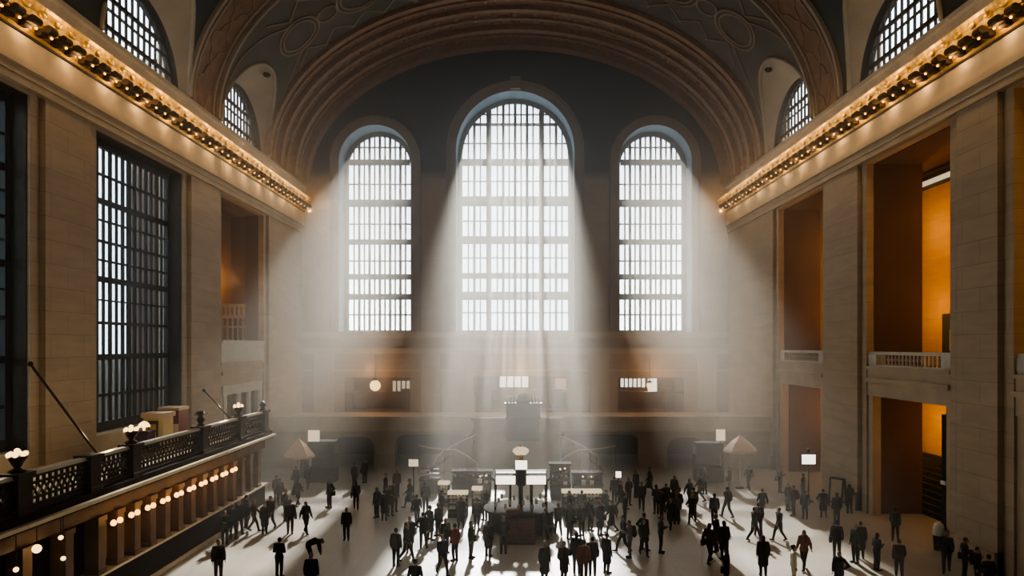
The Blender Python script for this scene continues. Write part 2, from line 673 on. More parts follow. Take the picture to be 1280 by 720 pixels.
def th_at(u):
    for (a, ta), (b, tb) in zip(ARC, ARC[1:]):
        if u <= b:
            return ta + (tb - ta) * (u - a) / (b - a)
    return PI / 2


LT = ARC[-1][0]
rb = MB()
for ya, yb, d in ((57.7, 58.3, 0.35), (59.0, 59.35, 0.2), (60.3, 60.9, 0.4), (62.3, 62.7, 0.25), (63.9, 64.6, 0.5), (65.5, 65.8, 0.3), (66.8, 68.0, 0.65)):
    arch_rib(rb, ya, yb, d)
rb.build('moulded_rib', M['ceil_rib'], end_arch)
rs = MB()
for s in (-1, 1):
    for yy, st, r in ((61.6, 1.75, 0.33), (63.3, 1.1, 0.2), (59.65, 0.9, 0.16), (66.3, 1.3, 0.22)):
        u = st / 2
        while u < LT:
            p = vpt(s, th_at(u), yy, 0.06)
            rs.ball(p, r, 8, 5)
            u += st
rs.build('rosette', M['ceil_rib'], end_arch, smooth=True)
rb = MB()
for ya, yb, d in ((43.9, 44.15, 0.25), (44.6, 44.72, 0.12), (47.5, 47.62, 0.12), (48.05, 48.3, 0.25)):
    arch_rib(rb, ya, yb, d)
rb.build('moulded_rib', M['ceil_line'], arch_band)
orn = MB()
for s in (-1, 1):
    u = 1.5
    while u < LT - 1:
        pts = []
        for k in range(20):
            a = 2 * PI * k / 20
            rr = 0.9 + 0.25 * math.cos(4 * a)
            pts.append(vpt(s, th_at(min(LT, u + 1.25 * rr * math.cos(a))), 46.1 + 1.0 * rr * math.sin(a), 0.03))
        orn.tube(pts, 0.05, 4, True)
        u += 3.0
orn.build('painted_scroll', M['ceil_rib'], arch_band)
orn = MB()
for s in (-1, 1):
    yc = LUN[s][3][0]
    u = 9.3
    k = 0
    while u < LT + 0.2:
        R = 1.85 if k % 2 == 0 else 0.85
        for rr in ((R, R - 0.35) if k % 2 == 0 else (R,)):
            pts = [vpt(s, th_at(max(0, min(LT, u + rr * math.cos(2 * PI * i / 28)))), yc + rr * math.sin(2 * PI * i / 28), 0.05) for i in range(28)]
            orn.tube(pts, 0.09, 5, True)
        for sg in (-1, 1):
            pts = [vpt(s, th_at(min(LT, u - 1.6 + 3.2 * i / 8)), yc + sg * (2.2 + 1.7 * abs(i - 4) / 4), 0.05) for i in range(9)]
            orn.tube(pts, 0.07, 5)
        u += 2.75
        k += 1
    # line that frames the triangle above the lunette
    for sg in (-1, 1):
        pts = [vpt(s, th_at(0.4 + 8.6 * i / 12), yc + sg * (4.55 - 2.9 * (i / 12) ** 3), 0.05) for i in range(13)]
        orn.tube(pts, 0.06, 5)
orn.build('ring_moulding', M['ceil_line'], panel_zone)

# ------------------------------------------------------------------ lunettes with their windows
WN = [0]


def window_holder():
    WN[0] += 1
    return holder('window_%d' % WN[0])


RW, RG = 4.3, 4.05
for s in (-1, 1):
    for li, (yc, R) in enumerate(LUN[s]):
        w = window_holder()
        A, B = [], []
        for k in range(41):
            t = PI * k / 40
            A.append(V((s * (W + 0.05), yc - RW * math.cos(t), Z0 - 0.1 + RW * math.sin(t))))
            z = Z0 + LH * math.sin(t)
            B.append(V((s * vx(z), yc - R * math.cos(t), z)))
        MB().strip(A, B).build('shell', M['lunette_shell'], w, smooth=True)
        MB().tube([p + V((-s * 0.05, 0, 0)) for p in B], 0.13, 6).build('edge_moulding', M['lunette_shell'], w, smooth=True)
        # medallion at the point of the shell
        MB().ball((s * (vx(Z0 + LH) + 0.25), yc, Z0 + LH - 0.55), 0.3, 10, 6, (1, 1, 0.6)).build('medallion', M['iron'], w, smooth=True)
        xg = s * (W + 0.35)
        ring = MB()
        outer = [V((xg, yc - (RW + 0.05) * math.cos(PI * k / 40), Z0 - 0.1 + (RW + 0.05) * math.sin(PI * k / 40))) for k in range(41)]
        inner = [V((xg, yc - RG * math.cos(PI * k / 40), Z0 - 0.1 + RG * math.sin(PI * k / 40))) for k in range(41)]
        ring.strip(outer, inner)
        ring.strip(outer, [p + V((-s * 0.3, 0, 0)) for p in outer])
        ring.strip(inner, [p + V((s * 0.3, 0, 0)) for p in inner])
        n = 13
        for k in range(1, n):
            y = yc - RG + 2 * RG * k / n
            h = math.sqrt(RG ** 2 - (y - yc) ** 2)
            ring.box(xg, xg + s * 0.12, y - 0.055, y + 0.055, Z0 - 0.1, Z0 - 0.1 + h)
        for z, th in ((0.12, 0.24), (1.15, 0.22), (2.1, 0.10), (2.75, 0.22)):
            h = math.sqrt(RG ** 2 - z ** 2)
            ring.box(xg, xg + s * 0.14, yc - h, yc + h, Z0 - 0.1 + z - th / 2, Z0 - 0.1 + z + th / 2)
        ring.build('frame', M['iron'], w)
        MB().fill([[p + V((s * 0.2, 0, 0)) for p in inner]]).build('pane', M['glass'], w)
# roof slopes over the lunettes keep daylight out of the loft
for s in (-1, 1):
    rf = MB()
    rf.box(s * (W + 0.6), s * (W + 1.4), NEAR, FAR, 30.6, 42)
    for yc, R in LUN[s]:
        pass
    ys = [NEAR] + [v for yc, R in LUN[s] for v in (yc - 4.35, yc + 4.35)] + [FAR]
    for i in range(0, len(ys), 2):
        rf.box(s * (W + 0.35), s * (W + 1.4), ys[i], ys[i + 1], 25.6, 31)
    rf.build('attic_wall', M['stone_plain'], WALL[s])
MB().box(-W - 1.4, W + 1.4, NEAR, FAR + 0.2, 41.6, 42).build('ceiling_roof', M['dark'], kind='structure')


# ------------------------------------------------------------------ far wall with three tall arched windows
def arch_loop(xc, hw, zb, zc, y, n=28, dx=0.0):
    """outline of a round-headed opening: up the right side, over the arch, down the left"""
    pts = [V((xc + hw, y, zb))]
    for k in range(n + 1):
        t = PI * k / n
        pts.append(V((xc + hw * math.cos(t), y, zc + hw * math.sin(t))))
    pts.append(V((xc - hw, y, zb)))
    return pts


WIN = [(-13.6, 3.55, 27.9), (0.0, 5.75, 29.0), (13.6, 3.55, 27.9)]
ZB = 11.35
YG = FAR + 2.2
DOORS = [(-16.6, -10.2, 6.9), (-4.0, 5.2, 7.0), (10.0, 16.4, 6.9)]
outer = [V((-W, FAR, 0)), V((W, FAR, 0)), V((W, FAR, Z0))]
for k in range(49):
    outer.append(vpt(1, PI / 2 * k / 48, FAR))
for k in range(47, -1, -1):
    outer.append(vpt(-1, PI / 2 * k / 48, FAR))
outer.append(V((-W, FAR, Z0)))
loops = [outer]
for xc, hw, zc in WIN:
    loops.append(arch_loop(xc, hw, ZB, zc, FAR))
for a, b, zt in DOORS:
    loops.append([V((a, FAR, 3.55)), V((b, FAR, 3.55)), V((b, FAR, zt)), V((a, FAR, zt))])
wall_far = MB().fill(loops).build('wall_far', M['stone_far'], kind='structure')
rv = MB()
for xc, hw, zc in WIN:
    A = arch_loop(xc, hw, ZB, zc, FAR)
    B = arch_loop(xc, hw, ZB, zc, YG + 0.3)
    rv.strip(A + A[:1], B + B[:1])
rv.build('window_reveal', M['reveal'], wall_far, smooth=False)
# mouldings below the windows
st = MB()
for z0, z1, p in ((10.75, 11.1, 0.35), (11.1, 11.3, 0.5), (9.2, 9.5, 0.25), (9.5, 9.75, 0.4), (7.5, 7.65, 0.15)):
    st.box(-W, W, FAR - p, FAR + 0.05, z0, z1)
for xb in (-18.6, -8.2, 8.2, 18.6):
    st.box(xb - 0.9, xb + 0.9, FAR - 0.3, FAR + 0.05, 0, 9.2)
st.build('string_course', M['stone_plain'], wall_far)
# stone bands round the arches
sb = MB()
for xc, hw, zc in WIN:
    o = 0.95 if hw > 5 else 0.85
    for r0, r1, p in ((hw, hw + o, 0.14), (hw + o * 0.75, hw + o, 0.26)):
        for A, B in ((arch_loop(xc, r0, ZB, zc, FAR - p), arch_loop(xc, r1, ZB, zc, FAR - p)),):
            sb.strip(A, B)
            sb.strip(A, [q + V((0, p + 0.02, 0)) for q in A])
            sb.strip(B, [q + V((0, p + 0.02, 0)) for q in B])
    if hw > 5:
        sb.box(xc - 0.5, xc + 0.5, FAR - 0.55, FAR, zc + hw + 0.1, zc + hw + 1.25)
sb.build('arch_surround', M['surround'], wall_far)


def tall_window(xc, hw, zc, cols, bands, thin, mg='glass'):
    w = window_holder()
    fr = MB()
    A, B = arch_loop(xc, hw + 0.05, ZB, zc, YG), arch_loop(xc, hw - 0.45, ZB + 0.15, zc, YG)
    fr.strip(A, B)
    fr.strip(B, [p + V((0, 0.25, 0)) for p in B])
    fr.box(xc - hw, xc + hw, YG, YG + 0.2, ZB, ZB + 0.2)
    r = hw - 0.42
    top = lambda x: zc + math.sqrt(max(0, r * r - (x - xc) ** 2))
    for x, t in cols:
        if abs(x - xc) < r:
            fr.box(x - t / 2, x + t / 2, YG + 0.02, YG + 0.12, ZB, top(x))
    for z, t in bands:
        h = r if z < zc else math.sqrt(max(0, r * r - (z + t / 2 - zc) ** 2))
        fr.box(xc - h, xc + h, YG, YG + 0.16, z - t / 2, z + t / 2)
    for z in thin:
        h = r if z < zc else math.sqrt(max(0, r * r - (z - zc) ** 2))
        fr.box(xc - h, xc + h, YG + 0.02, YG + 0.12, z - 0.07, z + 0.07)
    fr.build('frame', M['mullion'], w)
    MB().fill([arch_loop(xc, hw, ZB, zc, YG + 0.22)]).build('pane', M[mg], w)
    return w


cols = [(-2.64, 0.52), (2.64, 0.52)]
for k in range(1, 8):
    cols.append((-2.38 + 4.76 * k / 8, 0.27 if k % 2 == 0 else 0.15))
for sg in (-1, 1):
    for k in range(1, 4):
        cols.append((sg * (2.9 + 2.4 * k / 4), 0.27 if k == 2 else 0.15))
bands_c = [(32.2, 0.28), (28.4, 0.7), (24.5, 1.0), (20.6, 0.8), (17.0, 0.6), (15.0, 0.85)]
thin_c = [33.2, 30.3, 26.5, 22.5, 18.8, 13.3]
tall_window(0.0, 5.75, 29.0, cols, bands_c, thin_c)
for xc in (-13.6, 13.6):
    cols = [(xc - 3.1 + 6.2 * k / 12, 0.25 if k % 2 == 0 else 0.15) for k in range(1, 12)]
    tall_window(xc, 3.55, 27.9, cols, [(28.4, 0.6), (24.3, 0.75), (20.4, 0.55), (16.9, 0.55), (14.9, 0.6)], [29.9, 26.2, 22.2, 18.5, 13.1], 'glass_frosted')

# rooms behind the balcony-level openings of the far wall
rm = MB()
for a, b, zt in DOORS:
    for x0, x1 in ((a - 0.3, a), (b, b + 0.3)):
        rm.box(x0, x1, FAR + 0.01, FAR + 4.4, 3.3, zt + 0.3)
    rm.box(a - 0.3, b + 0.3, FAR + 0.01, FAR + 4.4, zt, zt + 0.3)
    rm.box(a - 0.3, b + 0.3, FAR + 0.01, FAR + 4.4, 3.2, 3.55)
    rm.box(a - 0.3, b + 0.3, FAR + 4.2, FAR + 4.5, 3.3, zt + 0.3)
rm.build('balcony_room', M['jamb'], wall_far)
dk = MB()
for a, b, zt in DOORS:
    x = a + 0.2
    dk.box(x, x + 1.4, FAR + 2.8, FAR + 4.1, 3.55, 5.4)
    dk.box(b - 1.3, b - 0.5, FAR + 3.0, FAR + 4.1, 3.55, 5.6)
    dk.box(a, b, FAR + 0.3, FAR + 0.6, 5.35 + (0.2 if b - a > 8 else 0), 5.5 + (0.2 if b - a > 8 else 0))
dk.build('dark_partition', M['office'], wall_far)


def lit_panel(x0, x1, z0, z1, y, n, m, label, bars=True):
    t = thing('illuminated_panel', label, 'sign', ((x0 + x1) / 2, y, z0))
    hw, h = (x1 - x0) / 2, z1 - z0
    MB().box(-hw, hw, 0, 0.06, 0, h).build('lit_face', m, t)
    f = MB()
    f.box(-hw - 0.08, hw + 0.08, -0.05, 0.15, -0.1, 0)
    f.box(-hw - 0.08, hw + 0.08, -0.05, 0.15, h, h + 0.1)
    for k in range(n + 1):
        x = -hw + 2 * hw * k / n
        f.box(x - 0.06, x + 0.06, -0.05, 0.15, 0, h)
    f.build('frame', M['iron'], t)
    return t


yb_ = FAR + 4.05
lit_panel(gx(490, 72), gx(513, 72), gz(489, 72), gz(476, 72), yb_, 4, M['panel_cream'], 'cream lit panel in the balcony opening under the left tall window')
lit_panel(gx(624, 72), gx(661, 72), gz(484, 72), gz(470, 72), yb_, 4, M['panel_white'], 'bright white four-pane panel behind the monument under the middle window')
lit_panel(gx(693, 72), gx(708, 72), gz(490, 72), gz(473, 72), yb_, 1, M['panel_amber'], 'orange lit panel right of the monument under the middle window')
lit_panel(gx(775, 72), gx(807, 72), gz(484, 72), gz(473, 72), yb_, 6, M['panel_white'], 'row of small white lit panes in the balcony opening under the right window')
lit_panel(gx(809, 72), gx(822, 72), gz(491, 72), gz(473, 72), yb_, 1, M['panel_white'], 'bright square white panel beside the row of small lit panes')
lit_panel(gx(844, 72), gx(857, 72), gz(489, 72), gz(474, 72), yb_, 1, M['panel_amber'], 'orange lit panel at the right end of the right balcony opening')

# ------------------------------------------------------------------ far balcony
YB = 57.0
bal_open = [(-14.9, -11.5, 2.55), (-9.8, -3.5, 2.75), (3.9, 10.2, 2.75), (12.4, 15.4, 2.5)]
loops = [[V((-W, YB, 0)), V((-W, YB, 3.2)), V((W, YB, 3.2)), V((W, YB, 0))]]
# arched openings cut to the floor line
ol = [V((-W, YB, 0.0))]
for a, b, zt in bal_open:
    r = 0.9
    ol += [V((a, YB, 0.0)), V((a, YB, zt - r))]
    for k in range(1, 7):
        t = PI / 2 * k / 6
        ol.append(V((a + r - r * math.cos(t), YB, zt - r + r * math.sin(t))))
    for k in range(6, -1, -1):
        t = PI / 2 * k / 6
        ol.append(V((b - r + r * math.cos(t), YB, zt - r + r * math.sin(t))))
    ol.append(V((b, YB, 0.0)))
ol += [V((W, YB, 0.0)), V((W, YB, 3.2)), V((-W, YB, 3.2))]
bw = MB()
bw.fill([ol])
k0 = ol[1:-3]
wall_balcony = bw.build('wall_balcony', M['stone_far'], kind='structure')
lin = MB()
for a, b, zt in bal_open:
    lin.box(a - 0.15, a, YB + 0.02, YB + 1.2, 0, zt)
    lin.box(b, b + 0.15, YB + 0.02, YB + 1.2, 0, zt)
lin.build('opening_cheek', M['stone_plain'], wall_balcony)
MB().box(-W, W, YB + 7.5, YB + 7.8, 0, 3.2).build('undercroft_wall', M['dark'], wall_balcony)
MB().box(-W, W, YB - 0.3, FAR, 3.2, 3.52).build('floor_balcony', M['stone_plain'], kind='structure')
pp = MB()
pp.box(-W, W, YB - 0.2, YB + 0.1, 3.5, 4.08)
pp.box(-W, W, YB - 0.32, YB + 0.2, 4.08, 4.24)
pp.box(-W, W, YB - 0.42, YB, 3.05, 3.25)
for k in range(13):
    x = -19.8 + 39.6 * k / 12
    pp.box(x - 0.45, x + 0.45, YB - 0.3, YB + 0.15, 3.5, 4.1)
pp.build('parapet', M['stone_plain'], wall_balcony)
cp = MB()
cp.box(-3.2, 3.5, YB - 1.2, YB - 0.05, 0.0, 2.95)
cp.box(-3.4, 3.7, YB - 1.4, YB - 0.05, 2.95, 3.2)
cp.box(-3.3, 3.6, YB - 1.3, YB - 0.05, 3.2, 4.05)
cp.box(-3.5, 3.8, YB - 1.45, YB + 0.1, 4.05, 4.25)
cp.build('centre_pavilion', M['surround'], wall_balcony)

# monument on the pavilion
mo = thing('monument', 'grey stone monument with carved crest on the middle of the far balcony', 'monument', (gx(654, 55.5), YB - 1.75, 0))
b = MB()
b.box(-1.3, 1.3, -0.1, 0.32, 2.45, 2.75)
b.box(-1.25, 1.25, -0.05, 0.32, 2.75, 4.2)
b.box(-1.4, 1.4, -0.1, 0.6, 4.2, 4.4)
b.box(-1.35, 1.35, 0.0, 0.7, 4.4, 5.3)
b.box(-1.5, 1.5, -0.1, 0.75, 5.3, 5.45)
b.build('plinth', M['iron'], mo)
cr = MB()
cr.lathe([(0.0, 0), (0.55, 0.02), (0.6, 0.3), (0.42, 0.6), (0.2, 0.75), (0, 0.85)], 14, (0, 0.3, 5.42))
cr.build('crest_urn', M['bronze'], mo, smooth=True)
for x in (-1.25, -1.0, -0.75, 0.75, 1.0, 1.25):
    MB().lathe([(0.09, 0), (0.12, 0.2), (0.08, 0.38), (0.1, 0.48), (0.0, 0.6)], 8, (x, 0.3, 5.42)).build('carved_figure', M['cream_edge'], mo, smooth=True)

# hanging globe lamps in front of the far wall
for px, lab in ((469, 'glowing globe lamp hanging under the left tall window'), (812, 'small glowing globe lamp hanging under the right tall window')):
    X_ = gx(px, 67)
    t = thing('globe_lamp', lab, 'lamp', (X_, 67, 0))
    r = 0.52 if px < 600 else 0.3
    z = gz(482, 67)
    MB().ball((0, 0, z), r, 14, 10).build('globe', M['lamp_white'], t, smooth=True)
    MB().tube([(0, 0, z + r - 0.03), (0, 0, 9.0)], 0.04, 6).build('chain', M['bronze'], t)
    MB().bar((0, 0, 9.0), (0, 0.95, 9.0), 0.09).build('bracket', M['bronze'], t)
    MB().lathe([(0.2, 0), (0.3, 0.05), (0.12, 0.2), (0.05, 0.25)], 10, (0, 0, z + r - 0.04)).build('cap', M['bronze'], t)

# two crossing stair flights with pale handrails each side of the pavilion
for sg in (-1, 1):
    side = 'left' if sg < 0 else 'right'
    t = thing('staircase', 'curved stone stair with pale handrail, %s of the monument under the far balcony' % side, 'staircase', (0, 0, 0))
    c0 = 0.15
    fl_ = MB()
    n = 16
    for k in range(n):
        x0 = c0 + sg * (3.5 + 3.4 * (k / n))
        x1 = c0 + sg * (3.5 + 3.4 * ((k + 1) / n))
        z1 = 3.2 * (1 - (k + 1) / (n + 1)) ** 1.2
        fl_.box(x0, x1, YB - 1.6, YB - 0.4, 0, z1)
    fl_.build('flight', M['office'], t)
    pts = [(594, 543), (580, 549), (565, 556), (553, 563), (545, 570), (540, 578), (538, 590)]
    out = []
    for px, py in pts:
        y = YB - 1.7
        x = c0 + sg * abs(gx(px, y) - 0.0)
        out.append((x, y, max(0.25, gz(py, y))))
    MB().tube(out, 0.065, 6).build('handrail', M['steel'], t, smooth=True)
    pts = [(521, 557), (535, 560), (553, 562), (567, 562), (582, 570), (597, 582)]
    out2 = []
    for px, py in pts:
        y = YB - 2.6
        out2.append((c0 + sg * abs(gx(px, y)), y, max(0.3, gz(py, y))))
    MB().tube(out2, 0.06, 6).build('handrail', M['steel'], t, smooth=True)
    po = MB()
    for p in out[2:] + out2[::2] + out2[-1:]:
        po.tube([p, (p[0], p[1], 0.0)], 0.03, 5)
    po.build('baluster_posts', M['bronze'], t)

# ------------------------------------------------------------------ left: glazed bays behind the balcony
def side_window(o0, o1, zb, zt, mglass):
    w = window_holder()
    xg = -W - 0.75
    fr = MB()
    fr.box(xg - 0.2, xg + 0.05, o0, o0 + 0.35, zb, zt)
    fr.box(xg - 0.2, xg + 0.05, o1 - 0.35, o1, zb, zt)
    fr.box(xg - 0.2, xg + 0.05, o0, o1, zt - 0.4, zt)
    fr.box(xg - 0.2, xg + 0.05, o0, o1, zb, zb + 0.5)
    n = 14
    for k in range(1, n):
        y = o0 + 0.3 + (o1 - o0 - 0.6) * k / n
        t = 0.30 if k % 7 == 0 else (0.2 if k % 2 == 0 else 0.11)
        fr.box(xg - 0.12, xg, y - t / 2, y + t / 2, zb, zt)
    for z, t in ((19.0, 0.12), (17.6, 0.3), (16.6, 0.1), (15.5, 0.14), (14.5, 0.1), (13.5, 0.3), (12.4, 0.08), (11.2, 0.16), (9.4, 0.3), (7.4, 0.16)):
        if zb < z < zt:
            fr.box(xg - 0.13, xg + 0.02, o0, o1, z - t / 2, z + t / 2)
    fr.build('frame', M['iron'], w)
    MB().box(xg - 0.16, xg - 0.14, o0, o1, zb, zt).build('pane', mglass, w)
    lining = MB()
    for y0, y1 in ((o0 - 0.02, o0 + 0.05), (o1 - 0.05, o1 + 0.02)):
        lining.box(xg, -W - 0.02, y0, y1, zb, zt)
    lining.box(xg, -W - 0.02, o0, o1, zt - 0.05, zt)
    lining.build('lining', M['bronze'], w)
    sill = MB()
    sill.box(-W - 1.4, -W + 0.1, o0, o1, 0, zb)
    sill.build('sill_wall', M['stone_plain'], w)
    return w


side_window(*OPEN[-1][1], 5.5, 20.8, M['glass_dim'])
side_window(*OPEN[-1][0], 5.5, 20.8, M['glass_dim'])
# dark blocks added outside to hide part of the sky in the left windows
MB().box(-32.2, -30, 58.5, 63, -2, 34).box(-46, -29, 20, 60, -2, 9.2).build('outside_view_block', M['view_block'], kind='structure')

# left far opening: sill parapet, white frame below, stair screen inside
o0, o1 = OPEN[-1][2]
pf = MB()
pf.box(-W + 0.12, -W - 0.35, o0, o1, 8.8, 10.25)
pf.box(-W + 0.2, -W - 0.4, o0, o1, 10.2, 10.4)
pf.build('sill_parapet', M['white_trim'], WALL[-1])
w = window_holder()
wf = MB()
for y in (o0 + 0.5, o0 + 3.1, o1 - 3.3, o1 - 0.9):
    wf.box(-W - 0.1, -W + 0.1, y, y + 0.5, 0, 6.6)
wf.box(-W - 0.1, -W + 0.12, o0 + 0.3, o1 - 0.3, 6.4, 7.1)
wf.box(-W - 0.1, -W + 0.1, o0 + 0.3, o1 - 0.3, 3.0, 3.3)
wf.build('frame', M['white_trim'], w)
MB().box(-W - 0.06, -W - 0.04, o0 + 0.5, o1 - 0.5, 0.1, 6.6).build('pane', M['glass_dim'], w)
t = thing('stair_screen', 'white balustrade screen with slats inside the upper left wall opening', 'balustrade', (-W - 3.4, 58.6, 8.75))
sc_ = MB()
for k in range(8):
    x = -1.0 + 3.0 * k / 7
    sc_.box(x - 0.07, x + 0.07, 0, 0.12, 0.0, 3.6)
sc_.build('slats', M['white_trim'], t)
sr = MB()
sr.box(-1.1, 2.1, -0.05, 0.2, 3.55, 3.8)
sr.box(-1.1, 2.1, -0.05, 0.2, 4.5, 4.75)
sr.box(-1.1, 2.1, -0.05, 0.2, 2.75, 2.9)
for k in range(9):
    x = -1.0 + 3.0 * k / 8
    sr.box(x - 0.12, x + 0.12, 0, 0.12, 3.7, 4.6)
sr.box(1.9, 2.2, -0.1, 0.25, 0, 4.85)
sr.build('rail', M['white_trim'], t)

# right openings: balustrades on the bridges
for i, (o0, o1) in enumerate(OPEN[1]):
    lab = ['pale stone balustrade on the bridge of the nearest right opening', 'pale stone balustrade across the wider right wall opening', 'pale stone balustrade across the far right wall opening'][i]
    t = thing('balustrade', lab, 'balustrade', (W + 0.25, o0, 8.75))
    L = o1 - o0
    MB().box(-0.2, 0.2, 0.0, L, 0.72, 0.9).build('rail', M['white_trim'], t)
    MB().box(-0.2, 0.2, 0.0, L, 0.0, 0.14).build('base', M['white_trim'], t)
    for y0 in (0.0, L - 0.9):
        MB().box(-0.24, 0.24, y0, y0 + 0.9, 0.14, 0.72).build('post', M['white_trim'], t)
    nb = int((L - 1.8) / 0.36)
    mb = MB()
    mb.lathe([(0.06, 0), (0.08, 0.05), (0.045, 0.15), (0.085, 0.3), (0.05, 0.48), (0.07, 0.58)], 8)
    b0 = mb.build('baluster', M['white_trim'], t, smooth=True)
    for k in range(nb):
        c = b0 if k == 0 else b0.copy()
        if k:
            C.objects.link(c)
        c.location = (0, 1.08 + k * (L - 2.16) / max(1, nb - 1), 0.14)

# framed poster, and crown moulding whose lit look is an added glow
t = thing('poster_frame', 'dark framed poster on the orange wall in the wide right opening', 'poster', (W + 6.15, 43.4, 0))
MB().box(-0.1, 0.05, -0.6, 0.9, 9.5, 12.0).build('frame', M['iron'], t)
MB().box(-0.13, -0.09, -0.55, 0.1, 9.7, 11.0).build('print', M['white_trim'], t)
t = thing('glow_moulding', 'crown moulding with its lit face made to glow, high in the upper right opening', 'moulding', (W + 5.9, 45.0, 0))
MB().box(-0.22, 0.0, -4.0, 4.0, 20.45, 20.7).build('glow_face', M['panel_cream'], t)
MB().box(-0.3, 0.28, -4.1, 4.1, 20.7, 20.95).build('moulding_cap', M['bronze'], t)
MB().box(0.0, 0.28, -4.1, 4.1, 20.3, 20.7).build('back_rail', M['bronze'], t)

# dark steps and totem in the wide right opening, ground level
o0, o1 = OPEN[1][1]
t = thing('stair_flight', 'dark flight of steps inside the wide right ground opening', 'staircase', (W + 3.4, 41.0, 0))
sf = MB()
for k in range(10):
    sf.box(-0.2 + 0.27 * k, -0.2 + 0.27 * (k + 1), -5.0, 6.0, 0, 0.3 * (k + 1))
sf.build('steps', M['dark'], t)
t = thing('totem_sign', 'tall dark sign pillar with a small white plate at the wide right opening', 'sign', (21.3, 34.4, 0))
MB().box(-0.3, 0.3, -0.3, 0.3, 0, 0.3).build('base', M['iron'], t)
MB().box(-0.22, 0.22, -0.16, 0.16, 0.3, 6.6).build('pillar', M['iron'], t)
MB().box(-0.26, 0.26, -0.2, 0.2, 3.15, 3.35).build('plate', M['white'], t)

# ------------------------------------------------------------------ left balcony with the ticket office under it
XO = -15.6
YE = 43.6
YN = 8.0
t = thing('ticket_office', 'long brown ticket office under the left balcony with lit counter windows', 'ticket office', (0, 0, 0))
ow = MB()
ow.box(XO - 0.55, XO - 5.0, YN, YE, 0, 4.2)
ow.build('back_block', M['dark'], t)
fz = MB()
fz.box(XO, XO - 0.6, YN, YE, 3.62, 4.25)
fz.box(XO - 0.5, XO - 5.3, YE - 0.3, YE, 0, 4.25)
fz.build('frieze', M['office'], t)
bs = MB()
bs.box(XO, XO - 0.6, YN, YE, 0, 1.38)
bs.build('counter_front', M['black_wood'], t)
cl = MB()
cl.box(XO + 0.22, XO - 0.55, YN, YE, 1.38, 1.47)
cl.build('counter_ledge', M['cream_edge'], t)
MB().box(XO + 0.10, XO, YN, YE, 0.0, 0.18).build('plinth', M['cream_edge'], t)
sl = MB()
sl.box(XO + 0.45, -W, YN, YE + 0.4, 4.25, 4.33)
sl.box(XO + 0.35, -W, YN, YE + 0.3, 4.46, 4.68)
MB().box(XO - 0.2, -W, YN, YE, 4.68, 4.7).build('deck_paving', M['cream_edge'], t)
sl.build('balcony_deck', M['black_wood'], t)
MB().box(XO + 0.55, XO - 0.6, YN, YE + 0.5, 4.33, 4.46).build('marble_edge', M['cream_edge'], t, label='cream marble deck edge')
pil = MB()
pil.box(-0.12, 0.42, -0.22, 0.22, 0, 2.15)
pil.box(-0.16, 0.42, -0.28, 0.28, 1.95, 2.15)
pil.box(-0.16, 0.42, -0.28, 0.28, 0, 0.15)
p0 = pil.build('pilaster', M['office'], t)
p0.scale = (-1, 1, 1)
pane = MB().box(0.3, 0.34, -0.42, 0.42, 0.25, 1.9).build('office_window', M['amber_glass'], t)
pane.scale = (-1, 1, 1)
ys_p = [9.5, 12.2, 14.9, 17.6, 20.3, 22.2, 24.3] + [26.2 + 1.24 * k for k in range(14)]
for k, y in enumerate(ys_p):
    c = p0 if k == 0 else p0.copy()
    if k:
        C.objects.link(c)
    c.location = (XO, y, 1.47)
for k in range(13):
    c = pane if k == 0 else pane.copy()
    if k:
        C.objects.link(c)
    c.location = (XO, 26.82 + 1.24 * k, 1.47)

# ticket-window lamps
lam = [(138, 649), (165, 643), (186, 630), (201, 622), (217, 617), (232, 609), (249, 603), (259, 599), (269, 596), (278, 592)]
ordn = ['first', 'second', 'third', 'fourth', 'fifth', 'sixth', 'seventh', 'eighth', 'ninth', 'tenth', 'eleventh', 'twelfth', 'thirteenth', 'fourteenth', 'fifteenth', 'sixteenth', 'seventeenth', 'eighteenth', 'nineteenth', 'twentieth']
first = None
for k, (px, py) in enumerate(lam):
    y = 26.82 + 1.24 * k
    lab = 'twin-bulb counter lamp on the ticket office front, %s from the near end of its row' % ordn[k]
    loc = (XO + 0.12, y, 3.0)
    if first is None:
        first = thing('counter_lamp', lab, 'lamp', loc, 0, 'ticket counter lamps')
        MB().tube([(-0.12, 0, 0.05), (0.10, 0, 0.05), (0.2, 0, 0.12)], 0.03, 6).build('bracket', M['bronze'], first)
        MB().bar((0.2, -0.28, 0.13), (0.2, 0.28, 0.13), 0.05).build('arm', M['bronze'], first)
        for yy in (-0.22, 0.22):
            MB().lathe([(0.04, 0.14), (0.10, 0.19), (0.11, 0.28), (0.06, 0.36), (0, 0.38)], 10, (0.2, yy, 0)).build('bulb_shade', M['bulb'], first, smooth=True)
    else:
        dup(first, loc, 0, lab)
for k, (px, py) in enumerate(((46, 686), (79, 698), (20, 712), (76, 672))):
    y = F * 15.1 / (VX - px)
    z = gz(py, y)
    t2 = thing('pendant_lamp', 'small pale pendant globe at the near end of the ticket office, %s' % ['brightest of the four', 'right-hand lower one', 'nearest and dimmest', 'upper right one'][k], 'lamp', (XO + 0.5, y, 0), 0, 'near pendant globes')
    r = 0.14 if k == 0 else 0.08
    MB().ball((0, 0, z), r, 10, 7).build('globe', M['lamp_white'], t2, smooth=True)
    MB().tube([(0, 0, z + r - 0.01), (0, 0, 4.26)], 0.015, 5).build('cord', M['iron'], t2)

